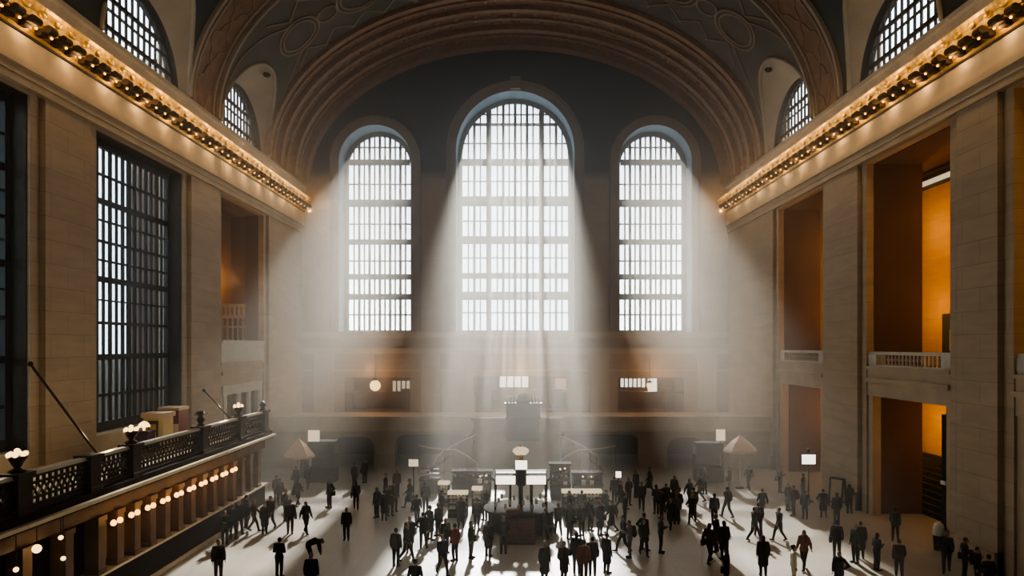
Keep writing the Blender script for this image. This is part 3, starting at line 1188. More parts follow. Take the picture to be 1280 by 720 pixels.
# balcony balustrade
yp = [13.0, 17.4, 21.9, 25.6, 28.4, 34.7, 39.4, 43.2]
t = thing('balcony_balustrade', 'dark pierced bronze balustrade along the left balcony above the ticket office', 'balustrade', (XO, 0, 4.7))
post = MB()
post.box(-0.26, 0.26, -0.32, 0.32, 0, 1.22)
post.box(-0.32, 0.32, -0.38, 0.38, 0, 0.16)
post.box(-0.33, 0.33, -0.4, 0.4, 1.18, 1.32)
ps = post.build('post', M['bronze'], t)
for k, y in enumerate(yp):
    c = ps if k == 0 else ps.copy()
    if k:
        C.objects.link(c)
    c.location = (0, y, 0)
for a, b_ in zip(yp, yp[1:]):
    MB().box(-0.14, 0.14, a + 0.3, b_ - 0.3, 1.14, 1.26).build('top_rail', M['steel'], t, label='pale polished top rail')
    MB().box(-0.16, 0.16, a + 0.3, b_ - 0.3, 0.0, 0.1).build('bottom_rail', M['bronze'], t)
    pn = MB()
    L = b_ - a - 0.66
    y0 = a + 0.33
    n = max(4, int(L / 0.3))
    st_ = L / n
    for z0, z1 in ((0.1, 0.2), (0.34, 0.42), (0.82, 0.9), (1.04, 1.14)):
        pn.box(-0.05, 0.05, y0, y0 + L, z0, z1)
    for k in range(n + 1):
        y = y0 + st_ * k
        pn.box(-0.04, 0.04, y - 0.035, y + 0.035, 0.2, 0.34)
        pn.box(-0.04, 0.04, y - 0.035, y + 0.035, 0.9, 1.04)
        if k < n:
            pn.bar((0, y, 0.42), (0, y + st_, 0.82), 0.07, 0.045)
            pn.bar((0, y + st_, 0.42), (0, y, 0.82), 0.07, 0.045)
    pn.build('pierced_panel', M['bronze'], t)

# lamps on the balustrade posts
for (y, lab) in ((21.9, 'cluster lamp of glowing bulbs on the nearest balcony post'), (28.4, 'cluster lamp of glowing bulbs on the post before the tall left window'), (39.4, 'cluster lamp of glowing bulbs near the far end of the balustrade')):
    l = thing('cluster_lamp', lab, 'lamp', (XO, y, 6.02), 0, 'balcony post lamps')
    MB().lathe([(0.2, 0), (0.26, 0.06), (0.1, 0.16), (0.2, 0.34), (0.3, 0.5), (0.24, 0.52)], 12).build('urn', M['bronze'], l, smooth=True)
    for k in range(6):
        a = 2 * PI * k / 6
        MB().ball((0.2 * math.cos(a), 0.27 * math.sin(a), 0.58), 0.085, 10, 7).build('bulb', M['lamp_white'], l, smooth=True)
    MB().ball((0, 0, 0.68), 0.09, 10, 7).build('bulb', M['lamp_white'], l, smooth=True)
for (y, lab) in ((34.7, 'dark bronze urn with drooping leaves on a balcony post without a lamp'), (43.2, 'small dark finial on the last balcony post')):
    l = thing('post_finial', lab, 'finial', (XO, y, 6.02))
    MB().lathe([(0.22, 0), (0.1, 0.12), (0.2, 0.3), (0.12, 0.45), (0, 0.6)], 10).build('urn', M['bronze'], l, smooth=True)
    lf = MB()
    for k in range(8):
        a = 2 * PI * k / 8
        q = 0.6 if y < 40 else 0.2
        lf.tube([(0, 0, 0.4), (0.25 * math.cos(a) * q, 0.4 * math.sin(a) * q, 0.8 * q + 0.2), (0.4 * math.cos(a) * q, 0.75 * math.sin(a) * q, 0.6 * q + 0.2)], [0.05, 0.06, 0.02], 5)
    lf.build('leaves', M['bronze'], l)

# leaning flagpoles
for px0, py0, px1, py1, lab in ((113, 556, 38, 455, 'long dark bare flagpole leaning over the near balustrade post'), (281, 516, 255, 488, 'short dark bare flagpole leaning near the far end of the balcony')):
    ya, yb2 = F * 16.3 / (VX - px0), F * 16.3 / (VX - px1)
    p, q = V((XO - 0.7, ya, gz(py0, ya))), V((XO - 0.7, yb2, gz(py1, yb2)))
    o = thing('flagpole', lab, 'flagpole', (0, 0, 0))
    d = (q - p).normalized()
    p = p - d * ((p.z - 4.75) / d.z)
    MB().tube([p, q], 0.045, 6).build('pole', M['bronze'], o)
    MB().ball(q, 0.09, 8, 6).build('finial', M['bronze'], o)
    MB().lathe([(0.2, 0), (0.16, 0.3), (0.08, 0.35)], 8, (p.x, p.y, 4.7)).build('socket', M['bronze'], o)

# display stands on the left balcony
def px_at(px, x):
    return F * abs(x) / (VX - px)


ya = px_at(180, 17.6)
t = thing('covered_cart', 'plum covered cart with a yellow lamp beside the display stands', 'cart', (-17.6, ya, 4.7), 0)
MB().box(-0.35, 0.35, -0.35, 0.35, 0, 1.25).box(-0.42, 0.42, -0.42, 0.42, 1.2, 1.28).build('cover', M['plum'], t)
MB().lathe([(0.06, 1.28), (0.05, 1.42), (0.28, 1.45), (0.2, 1.62), (0.08, 1.7), (0, 1.72)], 10).build('lamp', M['lamp_white'], t, smooth=True)
ya = px_at(198, 17.8)
t = thing('display_stand', 'cream and gold display stand with a dark central picture on the left balcony', 'display stand', (-17.8, ya, 4.7), 0)
MB().box(-0.5, 0.5, -0.5, 0.5, 0, 1.75).build('body', M['cream_panel'], t)
MB().box(-0.58, 0.58, -0.58, 0.58, 1.75, 1.98).build('top', M['canvas'], t)
MB().box(-0.24, 0.24, -0.54, -0.5, 0.25, 1.6).build('picture', M['bronze'], t)
MB().box(-0.16, 0.16, -0.57, -0.54, 0.4, 1.45).build('picture_inset', M['gold'], t)
ya = px_at(217, 17.9)
t = thing('display_stand', 'maroon and white display stand next to the tall window on the left balcony', 'display stand', (-17.9, ya, 4.7), 0)
MB().box(-0.5, 0.5, -0.5, 0.5, 0, 1.95).build('body', M['maroon'], t)
MB().box(-0.36, 0.5, -0.54, -0.5, 0.1, 1.25).build('front_sheet', M['canvas'], t)
MB().box(-0.55, 0.55, -0.55, 0.55, 1.95, 2.1).build('top', M['canvas'], t)

# ------------------------------------------------------------------ information booth in the middle of the floor
YI = 38.4
XI = gx(651, YI)
t = thing('information_booth', 'round dark information booth with bright sign boards in the middle of the floor', 'booth', (XI, YI, 0))
MB().lathe([(1.95, 0), (1.95, 0.12), (1.8, 0.16), (1.8, 1.0), (2.05, 1.04), (2.05, 1.14), (0.6, 1.14)], 24).build('counter', M['dark'], t, smooth=False)
MB().lathe([(0.12, 1.1), (0.12, 2.9)], 8).build('centre_post', M['bronze'], t)
for k in range(8):
    a = 2 * PI * (k + 0.5) / 8
    MB().box(1.5 * math.cos(a) - 0.05, 1.5 * math.cos(a) + 0.05, 1.5 * math.sin(a) - 0.05, 1.5 * math.sin(a) + 0.05, 1.14, 2.75).build('frame_post', M['bronze'], t)
MB().lathe([(1.46, 2.66), (1.6, 2.68), (1.6, 2.80), (1.46, 2.82), (1.46, 2.66)], 24).build('roof_ring', M['dark'], t)
MB().lathe([(0.2, 2.85), (0.5, 2.95), (0.35, 3.1), (0.34, 3.45), (0, 3.45)], 16).build('roof', M['dark'], t)
for k in range(4):
    a = PI / 4 + PI / 2 * k
    MB().bar((0.3 * math.cos(a), 0.3 * math.sin(a), 2.95), (1.5 * math.cos(a), 1.5 * math.sin(a), 2.76), 0.06).build('roof_strut', M['iron'], t)
for x0, x1 in ((-1.32, -0.3), (0.28, 1.3)):
    sgn = MB().box(x0, x1, -1.74, -1.68, 2.72, 3.16).build('sign_board', M['panel_white'], t)
    MB().box(x0 - 0.04, x1 + 0.04, -1.68, -1.6, 2.68, 3.2).build('sign_back', M['iron'], sgn)
    MB().box(x0, x1, -1.74, -1.68, 3.3, 3.42).build('sign_strip', M['panel_white'], t)
MB().box(-1.36, 1.34, -1.68, -1.56, 3.24, 3.46).build('sign_beam', M['iron'], t)
MB().box(-0.2, 0.2, -1.6, -1.5, 2.6, 3.5).build('sign_post', M['iron'], t)
MB().box(-0.3, 0.32, -1.74, -1.5, 3.5, 3.94).build('top_sign', M['panel_white'], t)
ck = MB()
ck.lathe([(0.3, 3.44), (0.16, 3.55), (0.12, 3.9), (0.3, 4.0)], 12)
ck.build('clock_stem', M['gold'], t, smooth=True)
MB().ball((0, 0, 4.22), 0.3, 14, 9, (1.5, 1, 0.8)).build('clock_globe', M['panel_cream'], t, smooth=True, label='glowing globe clock on top')
MB().lathe([(0.1, 4.42), (0.05, 4.52), (0, 4.62)], 8).build('clock_finial', M['gold'], t)
rk = MB()
for k in range(14):
    a = -PI / 2 + (k - 6.5) * 0.16
    rk.box(1.55 * math.cos(a) - 0.07, 1.55 * math.cos(a) + 0.07, 1.55 * math.sin(a) - 0.03, 1.55 * math.sin(a) + 0.03, 1.35 + 0.25 * (k % 3), 1.6 + 0.25 * (k % 3))
rk.build('leaflets', M['cream_edge'], t)

YD = 35.6
t = thing('reception_desk', 'red-brown wooden desk in front of the information booth', 'desk', (gx(647, YD), YD, 0))
MB().box(-0.86, 0.86, -0.45, 0.45, 0.06, 1.3).build('carcass', M['red_wood'], t)
MB().box(-0.92, 0.92, -0.5, 0.5, 1.3, 1.38).build('top', M['black_wood'], t)
MB().box(-0.9, 0.9, -0.5, 0.5, 0, 0.1).build('plinth', M['red_wood'], t)
for x in (-0.43, 0.43):
    MB().box(x - 0.36, x + 0.36, -0.48, -0.45, 0.25, 1.15).build('front_panel', M['red_wood'], t)
bx_ = thing('leaflet_box', 'small rust coloured leaflet box lying on the red-brown desk', 'box', (gx(640, YD), YD, 1.38))
MB().box(-0.3, 0.3, -0.2, 0.2, 0, 0.28).build('tray', M['cloth_rust'], bx_)
MB().box(-0.22, 0.22, -0.14, 0.14, 0.26, 0.36).build('papers', M['white_trim'], bx_)


def display_counter(px0, px1, pyb, lab, h=1.35):
    y = F * EYE / (pyb - VY)
    x0, x1 = gx(px0, y), gx(px1, y)
    t = thing('display_counter', lab, 'counter', ((x0 + x1) / 2, y, 0), 0)
    hw = (x1 - x0) / 2
    MB().box(-hw, hw, -0.3, 0.3, 0, 0.2).build('base', M['black_wood'], t)
    MB().box(-hw, hw, 0.24, 0.3, 0.2, h).build('back', M['black_wood'], t)
    MB().box(-hw, hw, -0.32, 0.3, h, h + 0.16).build('lit_top', M['panel_cream'], t)
    for z in (0.5, 0.85, 1.1):
        s_ = MB().box(-hw, hw, -0.28, 0.26, z, z + 0.04).build('shelf', M['steel'], t)
        g = MB()
        n = max(3, int(hw * 2 / 0.22))
        for k in range(n):
            x = -hw + 0.1 + (2 * hw - 0.2) * (k + 0.5) / n
            hh = 0.1 + 0.08 * random.random()
            g.box(x - 0.05, x + 0.05, -0.2, -0.05, z + 0.04, z + 0.04 + hh)
        g.build('goods', M['cream_edge'], s_)
    for x in (-hw, hw - 0.06):
        MB().box(x, x + 0.06, -0.3, 0.3, 0.2, h).build('end_panel', M['black_wood'], t)
    return t


display_counter(560, 585, 646, 'lit display counter with shelves left of the information booth')
display_counter(702, 752, 644, 'long lit counter right of the information booth')
display_counter(548, 562, 632, 'small lit display counter behind the crowd left of the booth')
display_counter(590, 603, 640, 'narrow lit counter close to the left side of the booth')


def stall(px0, px1, pyt, pyb, lab, seed):
    rr = random.Random(seed)
    y = F * EYE / (pyb - VY)
    x0, x1 = gx(px0, y), gx(px1, y)
    hw = (x1 - x0) / 2
    h = gz(pyt, y)
    t = thing('market_stall', lab, 'stall', ((x0 + x1) / 2, y, 0))
    MB().box(-hw, hw, -0.7, 0.6, 0.06, 0.9).box(-hw - 0.04, hw + 0.04, -0.76, 0.62, 0.9, 0.96).build('counter', M['black_wood'], t)
    MB().box(-hw, hw, 0.5, 0.6, 0.96, h - 0.1).build('back_panel', M['black_wood'], t)
    MB().box(-hw - 0.1, hw + 0.1, -0.3, 0.7, h - 0.12, h).build('canopy', M['dark'], t)
    for x in (-hw + 0.04, hw - 0.04):
        for yy in (-0.25, 0.45):
            MB().box(x - 0.04, x + 0.04, yy - 0.04, yy + 0.04, 0.94, h - 0.1).build('post', M['iron'], t)
    for z in (1.25, 1.55):
        sh = MB().box(-hw, hw, 0.1, 0.5, z, z + 0.03).build('shelf', M['iron'], t)
        n = int(hw * 2 / 0.3)
        for k in range(n):
            x = -hw + 0.15 + 0.3 * k
            hh = rr.uniform(0.08, 0.2)
            MB().lathe([(0.06, 0), (0.06, hh * 0.7), (0.03, hh), (0, hh)], 6, (x, 0.22, z + 0.03)).build('jar', M[rr.choice(['cream_edge', 'maroon', 'white', 'bronze', 'plum', 'cream_panel'])], sh)
    for k in range(max(2, int(hw * 1.6))):
        x = -hw + 0.2 + (2 * hw - 0.4) * rr.random()
        MB().ball((x, -0.2, h - 0.26 - 0.1 * rr.random()), 0.06, 8, 6).build('bulb', M['lamp_white'], t)
        MB().box(x - 0.13, x + 0.13, -0.6, -0.4, 0.96, 0.96 + rr.uniform(0.1, 0.3)).build('goods', M[rr.choice(['cream_edge', 'canvas', 'maroon', 'white'])], t)
    return t


stall(566, 614, 588, 620, 'dark market stall with small bulbs left behind the booth', 1)
stall(688, 712, 579, 622, 'tall narrow dark stall with small bulbs right behind the booth', 2)
stall(716, 752, 590, 622, 'low dark market stall with small bulbs above the long lit counter', 3)
stall(526, 548, 598, 616, 'small dark market stall beside the yellow lit sign', 4)


# lit signs on posts and lantern by the right wall
def post_sign(px, py0, py1, pxw, pyb, m, lab, name='post_sign', cat='sign'):
    y = F * EYE / (pyb - VY)
    x = gx(px, y)
    t = thing(name, lab, cat, (x, y, 0))
    hw = pxw * y / F / 2
    z0, z1 = gz(py1, y), gz(py0, y)
    MB().box(-hw, hw, -0.06, 0.06, z0, z1).build('lit_face', m, t)
    fr = MB()
    fr.box(-hw - 0.05, hw + 0.05, -0.04, 0.1, z0 - 0.06, z0)
    fr.box(-hw - 0.05, hw + 0.05, -0.04, 0.1, z1, z1 + 0.06)
    fr.box(-hw - 0.05, -hw, -0.04, 0.1, z0, z1)
    fr.box(hw, hw + 0.05, -0.04, 0.1, z0, z1)
    fr.build('frame', M['iron'], t)
    MB().tube([(0, 0, 0), (0, 0, z0)], 0.05, 8).build('pole', M['iron'], t)
    MB().lathe([(0.3, 0), (0.3, 0.05), (0.08, 0.12)], 12).build('foot', M['iron'], t)
    return t


lt = post_sign(1010.5, 568, 580, 17, 627, M['panel_white'], 'bright white lantern box on a post by the right wall', 'lantern_post', 'lamp')
zt = gz(568, F * EYE / (627 - VY))
MB().lathe([(0.12, zt + 0.06), (0.05, zt + 0.2), (0.09, zt + 0.34), (0, zt + 0.5)], 8).build('finial', M['bronze'], lt)
post_sign(517, 574, 583, 12, 622, M['panel_cream'], 'small yellow lit sign on a post left of the booth crowd')
post_sign(773, 589, 597, 7, 619, M['panel_white'], 'narrow white lit sign on a post right of the booth')


# kiosks with umbrellas in the far corners
def kiosk(pxk, w, pyt, pyb, sx, sy0, sy1, sw, lab, slab):
    y = 51.0
    x = gx(pxk, y)
    t = thing('kiosk', lab, 'kiosk', (x, y, 0))
    hw = w * y / F / 2
    zt = gz(pyt, y)
    MB().box(-hw, hw, 0, 1.2, 0, 1.05).build('counter', M['black_wood'], t)
    MB().box(-hw, hw, 0.1, 1.2, 1.5 + 0.5, zt).build('canopy_box', M['dark'], t)
    for xx in (-hw + 0.05, hw - 0.05):
        for yy in (0.12, 1.15):
            MB().box(xx - 0.05, xx + 0.05, yy - 0.05, yy + 0.05, 1.0, 2.05).build('corner_post', M['iron'], t)
    MB().box(-hw, hw, 1.1, 1.2, 1.0, 2.05).build('back_panel', M['dark'], t)
    sgn = MB().box(gx(sx, y) - x - sw * y / F / 2, gx(sx, y) - x + sw * y / F / 2, 0.0, 0.1, gz(sy1, y), gz(sy0, y)).build('lit_sign', M['panel_cream'], t, label=slab)
    MB().box(gx(sx, y) - x - 0.05, gx(sx, y) - x + 0.05, 0.1, 0.2, zt - 0.05, gz(sy0, y)).build('sign_post', M['iron'], t)


kiosk(401, 34, 552, 600, 392, 538, 552, 14, 'dark kiosk with a pale lit sign under the left end of the far balcony', 'pale lit sign')
kiosk(888, 34, 554, 610, 901, 537, 551, 11, 'dark kiosk with a small pink lit sign under the right end of the far balcony', 'pink lit sign')


def parasol(px, pyt, pye, wpx, m, lab, tilt):
    y = 49.0
    x = gx(px, y)
    t = thing('parasol', lab, 'umbrella', (x, y, 0))
    R = wpx * y / F / 2
    zt, ze = gz(pyt, y), gz(pye, y)
    cn = MB()
    n = 8
    apex = cn.bm.verts.new((0, 0, zt))
    r1 = [cn.bm.verts.new((R * 0.55 * math.cos(2 * PI * k / n), R * 0.55 * math.sin(2 * PI * k / n), zt - (zt - ze) * 0.48)) for k in range(n)]
    r2 = [cn.bm.verts.new((R * math.cos(2 * PI * k / n), R * math.sin(2 * PI * k / n), ze)) for k in range(n)]
    r3 = [cn.bm.verts.new((R * 1.0 * math.cos(2 * PI * k / n), R * 1.0 * math.sin(2 * PI * k / n), ze - 0.15)) for k in range(n)]
    for k in range(n):
        j = (k + 1) % n
        cn.bm.faces.new((apex, r1[k], r1[j]))
        cn.bm.faces.new((r1[k], r2[k], r2[j], r1[j]))
        cn.bm.faces.new((r2[k], r3[k], r3[j], r2[j]))
    cn.build('canopy', m, t)
    MB().tube([(0, 0, 0), (0, 0, zt + 0.12)], 0.035, 8).build('pole', M['steel'], t)
    MB().lathe([(0.3, 0), (0.3, 0.08), (0.06, 0.12)], 12).build('base', M['iron'], t)
    rbs = MB()
    for k in range(n):
        rbs.tube([(0, 0, ze + 0.05), (R * 0.55 * math.cos(2 * PI * k / n), R * 0.55 * math.sin(2 * PI * k / n), zt - (zt - ze) * 0.5)], 0.012, 4)
    rbs.build('ribs', M['steel'], t)
    return t


parasol(374, 548, 569, 40, M['canvas'], 'cream parasol beside the left kiosk under the far balcony', 0)
parasol(925, 544, 562, 42, M['canvas_pink'], 'pale pink parasol beside the right kiosk under the far balcony', 0)

# board leaning by the right pier, waste bin at the right wall
y = 43.6
t = thing('sandwich_board', 'dark framed sandwich board standing against the right pier', 'sign', (20.1, y, 0), -0.9)
for sg in (-1, 1):
    f = MB()
    dy0, dy1 = sg * 0.32, sg * 0.08
    for x in (-0.4, 0.4):
        f.bar((x, dy0, 0), (x, dy1, 1.75), 0.1, 0.06)
    f.bar((-0.42, dy1, 1.72), (0.42, dy1, 1.72), 0.06, 0.1)
    f.bar((-0.4, dy0 * 0.9, 0.25), (0.4, dy0 * 0.9, 0.25), 0.05, 0.09)
    fo = f.build('frame', M['iron'], t)
    MB().strip([(-0.36, dy0 * 0.85, 0.3), (0.36, dy0 * 0.85, 0.3)], [(-0.36, dy1, 1.68), (0.36, dy1, 1.68)]).build('board', M['canvas'], fo)
yb2 = 34.6
t = thing('waste_bin', 'black waste bin with a white liner at the wide right opening', 'bin', (gx(1167, yb2), 34.2, 0))
MB().lathe([(0.2, 0), (0.24, 0.7), (0.2, 0.72)], 14).build('body', M['iron'], t)
MB().lathe([(0.19, 0.7), (0.26, 0.75), (0.25, 1.1), (0.2, 1.28), (0.08, 1.36), (0, 1.36)], 14).build('liner', M['white'], t, smooth=True, label='white plastic liner')


# ------------------------------------------------------------------ people
def remesh(mb, voxel, ratio):
    me = bpy.data.meshes.new('tmp')
    bmesh.ops.recalc_face_normals(mb.bm, faces=mb.bm.faces)
    mb.bm.to_mesh(me)
    mb.bm.free()
    o = bpy.data.objects.new('tmp', me)
    C.objects.link(o)
    r = o.modifiers.new('r', 'REMESH')
    r.mode = 'VOXEL'
    r.voxel_size = voxel
    s = o.modifiers.new('s', 'SMOOTH')
    s.iterations = 3
    s.factor = 0.4
    d = o.modifiers.new('d', 'DECIMATE')
    d.ratio = ratio
    dg = bpy.context.evaluated_depsgraph_get()
    out = bpy.data.meshes.new_from_object(o.evaluated_get(dg))
    bpy.data.objects.remove(o)
    for p in out.polygons:
        p.use_smooth = True
    return out


# joints: front of the figure is -y
def pose(kind):
    J = dict(pel=V((0, 0, 0.95)), waist=V((0, 0, 1.10)), chest=V((0, 0, 1.31)), neck=V((0, 0.0, 1.47)), head=V((0, -0.015, 1.61)))
    for s, n in ((-1, 'R'), (1, 'L')):
        J['hip' + n] = V((s * 0.09, 0, 0.91))
        J['knee' + n] = V((s * 0.10, -0.015, 0.50))
        J['ank' + n] = V((s * 0.10, 0.02, 0.085))
        J['toe' + n] = V((s * 0.12, -0.15, 0.035))
        J['sho' + n] = V((s * 0.175, 0.0, 1.41))
        J['elb' + n] = V((s * 0.235, 0.025, 1.13))
        J['wri' + n] = V((s * 0.245, -0.04, 0.89))
    if kind in ('walk', 'walk_b'):
        f, b = ('L', 'R') if kind == 'walk' else ('R', 'L')
        sf, sb_ = (1, -1) if kind == 'walk' else (-1, 1)
        J['knee' + f] = V((sf * 0.10, -0.19, 0.52))
        J['ank' + f] = V((sf * 0.10, -0.30, 0.10))
        J['toe' + f] = V((sf * 0.11, -0.47, 0.07))
        J['knee' + b] = V((sb_ * 0.10, 0.06, 0.50))
        J['ank' + b] = V((sb_ * 0.10, 0.33, 0.14))
        J['toe' + b] = V((sb_ * 0.11, 0.20, 0.035))
        J['elb' + f] = V((sf * 0.23, 0.14, 1.15))
        J['wri' + f] = V((sf * 0.24, 0.20, 0.92))
        J['elb' + b] = V((sb_ * 0.23, -0.06, 1.14))
        J['wri' + b] = V((sb_ * 0.22, -0.24, 0.95))
    if kind == 'phone':
        J['elbR'] = V((-0.23, -0.02, 1.13))
        J['wriR'] = V((-0.10, -0.27, 1.22))
        J['elbL'] = V((0.23, 0.0, 1.13))
        J['wriL'] = V((0.07, -0.26, 1.18))
        J['head'] = V((0, -0.045, 1.60))
    if kind == 'hip':
        J['elbL'] = V((0.36, 0.08, 1.17))
        J['wriL'] = V((0.19, 0.0, 1.03))
        J['kneeR'] = V((-0.13, -0.02, 0.50))
        J['ankR'] = V((-0.16, 0.02, 0.085))
        J['toeR'] = V((-0.22, -0.13, 0.035))
    if kind == 'bend':
        for n, s in (('R', -1), ('L', 1)):
            J['knee' + n] = V((s * 0.13, -0.03, 0.50))
            J['ank' + n] = V((s * 0.15, 0.02, 0.085))
            J['toe' + n] = V((s * 0.18, -0.14, 0.035))
            J['hip' + n] = V((s * 0.09, 0.10, 0.90))
            J['sho' + n] = V((s * 0.17, -0.36, 1.10))
            J['elb' + n] = V((s * 0.22, -0.42, 0.82))
            J['wri' + n] = V((s * 0.15, -0.46, 0.62))
        J['pel'] = V((0, 0.10, 0.95))
        J['waist'] = V((0, 0.0, 1.05))
        J['chest'] = V((0, -0.22, 1.12))
        J['neck'] = V((0, -0.42, 1.13))
        J['head'] = V((0, -0.54, 1.08))
    return J


def limb(mb, J, a, b, r1, r2, g=0.0, sc=(1, 1)):
    mb.capsule(J[a], J[b], r1 + g, r2 + g, 10, sc)


def body_mesh(kind):
    J = pose(kind)
    mb = MB()
    limb(mb, J, 'pel', 'waist', 0.145, 0.125, 0, (1.05, 0.78))
    limb(mb, J, 'waist', 'chest', 0.125, 0.15, 0, (1.08, 0.78))
    mb.capsule(J['shoR'], J['shoL'], 0.065, 0.065)
    limb(mb, J, 'chest', 'neck', 0.12, 0.055, 0, (1.0, 0.8))
    limb(mb, J, 'neck', 'head', 0.055, 0.052)
    h = J['head']
    mb.ball(h + V((0, 0, 0.015)), 0.1, 14, 10, (0.78, 0.95, 1.12))
    mb.ball(h + V((0, -0.03, -0.06)), 0.06, 10, 8, (0.85, 0.95, 0.9))
    mb.capsule(h + V((0, -0.09, 0.015)), h + V((0, -0.115, -0.02)), 0.013, 0.018, 8)
    for s in (-1, 1):
        mb.ball(h + V((s * 0.08, 0.01, 0.0)), 0.026, 8, 6, (0.5, 0.8, 1.2))
        mb.ball(h + V((s * 0.032, -0.083, 0.018)), 0.014, 8, 6)
    mb.capsule(h + V((-0.02, -0.086, -0.055)), h + V((0.02, -0.086, -0.055)), 0.012, 0.012, 8)
    for n, s in (('R', -1), ('L', 1)):
        limb(mb, J, 'hip' + n, 'knee' + n, 0.085, 0.056)
        limb(mb, J, 'knee' + n, 'ank' + n, 0.056, 0.038)
        mb.capsule(J['ank' + n], J['ank' + n] + V((0, 0.03, -0.035)), 0.04, 0.045, 10)
        mb.capsule(J['ank' + n] + V((0, 0, -0.045)), J['toe' + n], 0.043, 0.034, 10)
        limb(mb, J, 'sho' + n, 'elb' + n, 0.052, 0.041)
        limb(mb, J, 'elb' + n, 'wri' + n, 0.041, 0.028)
        d = (J['wri' + n] - J['elb' + n]).normalized()
        sd = V((0, 1, 0)) if abs(d.y) < 0.7 else V((1, 0, 0))
        sd = (sd - d * sd.dot(d)).normalized()
        nm = d.cross(sd).normalized()
        w = J['wri' + n]
        for k in (-1, 0, 1):
            mb.capsule(w + sd * 0.01 * k, w + d * 0.085 + sd * 0.024 * k, 0.02, 0.016, 8)
        for k, L in zip((-1.5, -0.5, 0.5, 1.5), (0.062, 0.078, 0.074, 0.056)):
            q = w + d * 0.085 + sd * 0.0185 * k
            m = q + d * L * 0.55 + nm * 0.006 * s
            mb.capsule(q, m, 0.0088, 0.0082, 6)
            mb.capsule(m, m + d * L * 0.45 + nm * 0.018 * s, 0.0082, 0.007, 6)
        q = w + d * 0.03 - sd * 0.024
        mb.capsule(q, q + d * 0.04 - sd * 0.026, 0.012, 0.0095, 6)
        mb.capsule(q + d * 0.04 - sd * 0.026, q + d * 0.07 - sd * 0.03, 0.0095, 0.008, 6)
    me = remesh(mb, 0.0085, 0.35)
    me.materials.append(M['skin'])
    me.materials.append(M['eye'])
    me.materials.append(M['lips'])
    for p in me.polygons:
        c = p.center
        for s in (-1, 1):
            if (c - (h + V((s * 0.032, -0.093, 0.018)))).length < 0.014:
                p.material_index = 1
        if abs(c.x - h.x) < 0.03 and abs(c.z - h.z + 0.055) < 0.009 and c.y < h.y - 0.085:
            p.material_index = 2
    return me


def coat_mesh(kind, long):
    J = pose(kind)
    g = 0.022
    mb = MB()
    limb(mb, J, 'pel', 'waist', 0.15, 0.128, g, (1.08, 0.82))
    limb(mb, J, 'waist', 'chest', 0.128, 0.152, g, (1.1, 0.82))
    mb.capsule(J['shoR'], J['shoL'], 0.068 + g * 0.6, 0.068 + g * 0.6)
    if kind != 'bend':
        mb.capsule(J['chest'] + V((0, 0, 0.05)), J['neck'] + V((0, 0.005, -0.02)), 0.125 + g, 0.07, 10, (1.0, 0.8))
    else:
        mb.capsule(J['chest'], J['neck'], 0.13 + g, 0.08, 10)
    for n in 'RL':
        limb(mb, J, 'sho' + n, 'elb' + n, 0.054, 0.044, g)
        w = J['elb' + n] + (J['wri' + n] - J['elb' + n]) * 0.93
        mb.capsule(J['elb' + n], w, 0.044 + g, 0.036 + g * 0.6, 10)
        if long:
            k = J['hip' + n] + (J['knee' + n] - J['hip' + n]) * 0.95
            mb.capsule(J['hip' + n], k, 0.105 + g, 0.10 + g, 10)
    if long:
        a, b = [J['hip' + n] + (J['knee' + n] - J['hip' + n]) * 0.95 for n in 'RL']
        mb.capsule(J['pel'], (a + b) / 2, 0.13 + g, 0.12 + g, 10)
    else:
        for n in 'RL':
            mb.capsule(J['hip' + n], J['hip' + n] + (J['knee' + n] - J['hip' + n]) * 0.15, 0.10 + g * 0.7, 0.095 + g * 0.7, 10)
    return remesh(mb, 0.016, 0.5)


def trouser_mesh(kind):
    J = pose(kind)
    g = 0.016
    mb = MB()
    mb.capsule(J['pel'] + V((0, 0, 0.05)), J['pel'] + V((0, 0, -0.03)), 0.14 + g * 0.5, 0.13, 10, (1.08, 0.8))
    for n in 'RL':
        limb(mb, J, 'hip' + n, 'knee' + n, 0.088, 0.06, g)
        a = J['knee' + n] + (J['ank' + n] - J['knee' + n]) * 0.94
        mb.capsule(J['knee' + n], a, 0.06 + g, 0.05 + g * 0.5, 10)
    return remesh(mb, 0.016, 0.5)


def shoe_mesh(kind, n):
    J = pose(kind)
    mb = MB()
    if True:
        mb.capsule(J['ank' + n] + V((0, 0.02, -0.035)), J['ank' + n] + V((0, 0.035, -0.04)), 0.05, 0.05, 10)
        mb.capsule(J['ank' + n] + V((0, 0, -0.042)), J['toe' + n] + V((0, 0, 0.004)), 0.05, 0.04, 10)
    return remesh(mb, 0.012, 0.6)


def hair_mesh(kind, style):
    h = pose(kind)['head']
    mb = MB()
    mb.ball(h + V((0, 0.018, 0.04)), 0.1, 14, 10, (0.84, 0.96, 1.02))
    if style == 'long':
        mb.capsule(h + V((0, 0.05, 0.02)), h + V((0, 0.075, -0.2)), 0.085, 0.06, 10, (1.0, 0.7))
    if style == 'bun':
        mb.ball(h + V((0, 0.10, 0.07)), 0.045, 10, 8)
    if style == 'hat':
        mb.lathe([(0.145, 0.06), (0.15, 0.07), (0.1, 0.085), (0.095, 0.16), (0.06, 0.175), (0, 0.176)], 16, h)
    me = bpy.data.meshes.new('hair')
    bmesh.ops.recalc_face_normals(mb.bm, faces=mb.bm.faces)
    # keep the face clear of hair
    kill = [v for v in mb.bm.verts if v.co.y < h.y - 0.055 and v.co.z < h.z + 0.062]
    bmesh.ops.delete(mb.bm, geom=kill, context='VERTS')
    mb.bm.to_mesh(me)
    mb.bm.free()
    for p in me.polygons:
        p.use_smooth = True
    return me


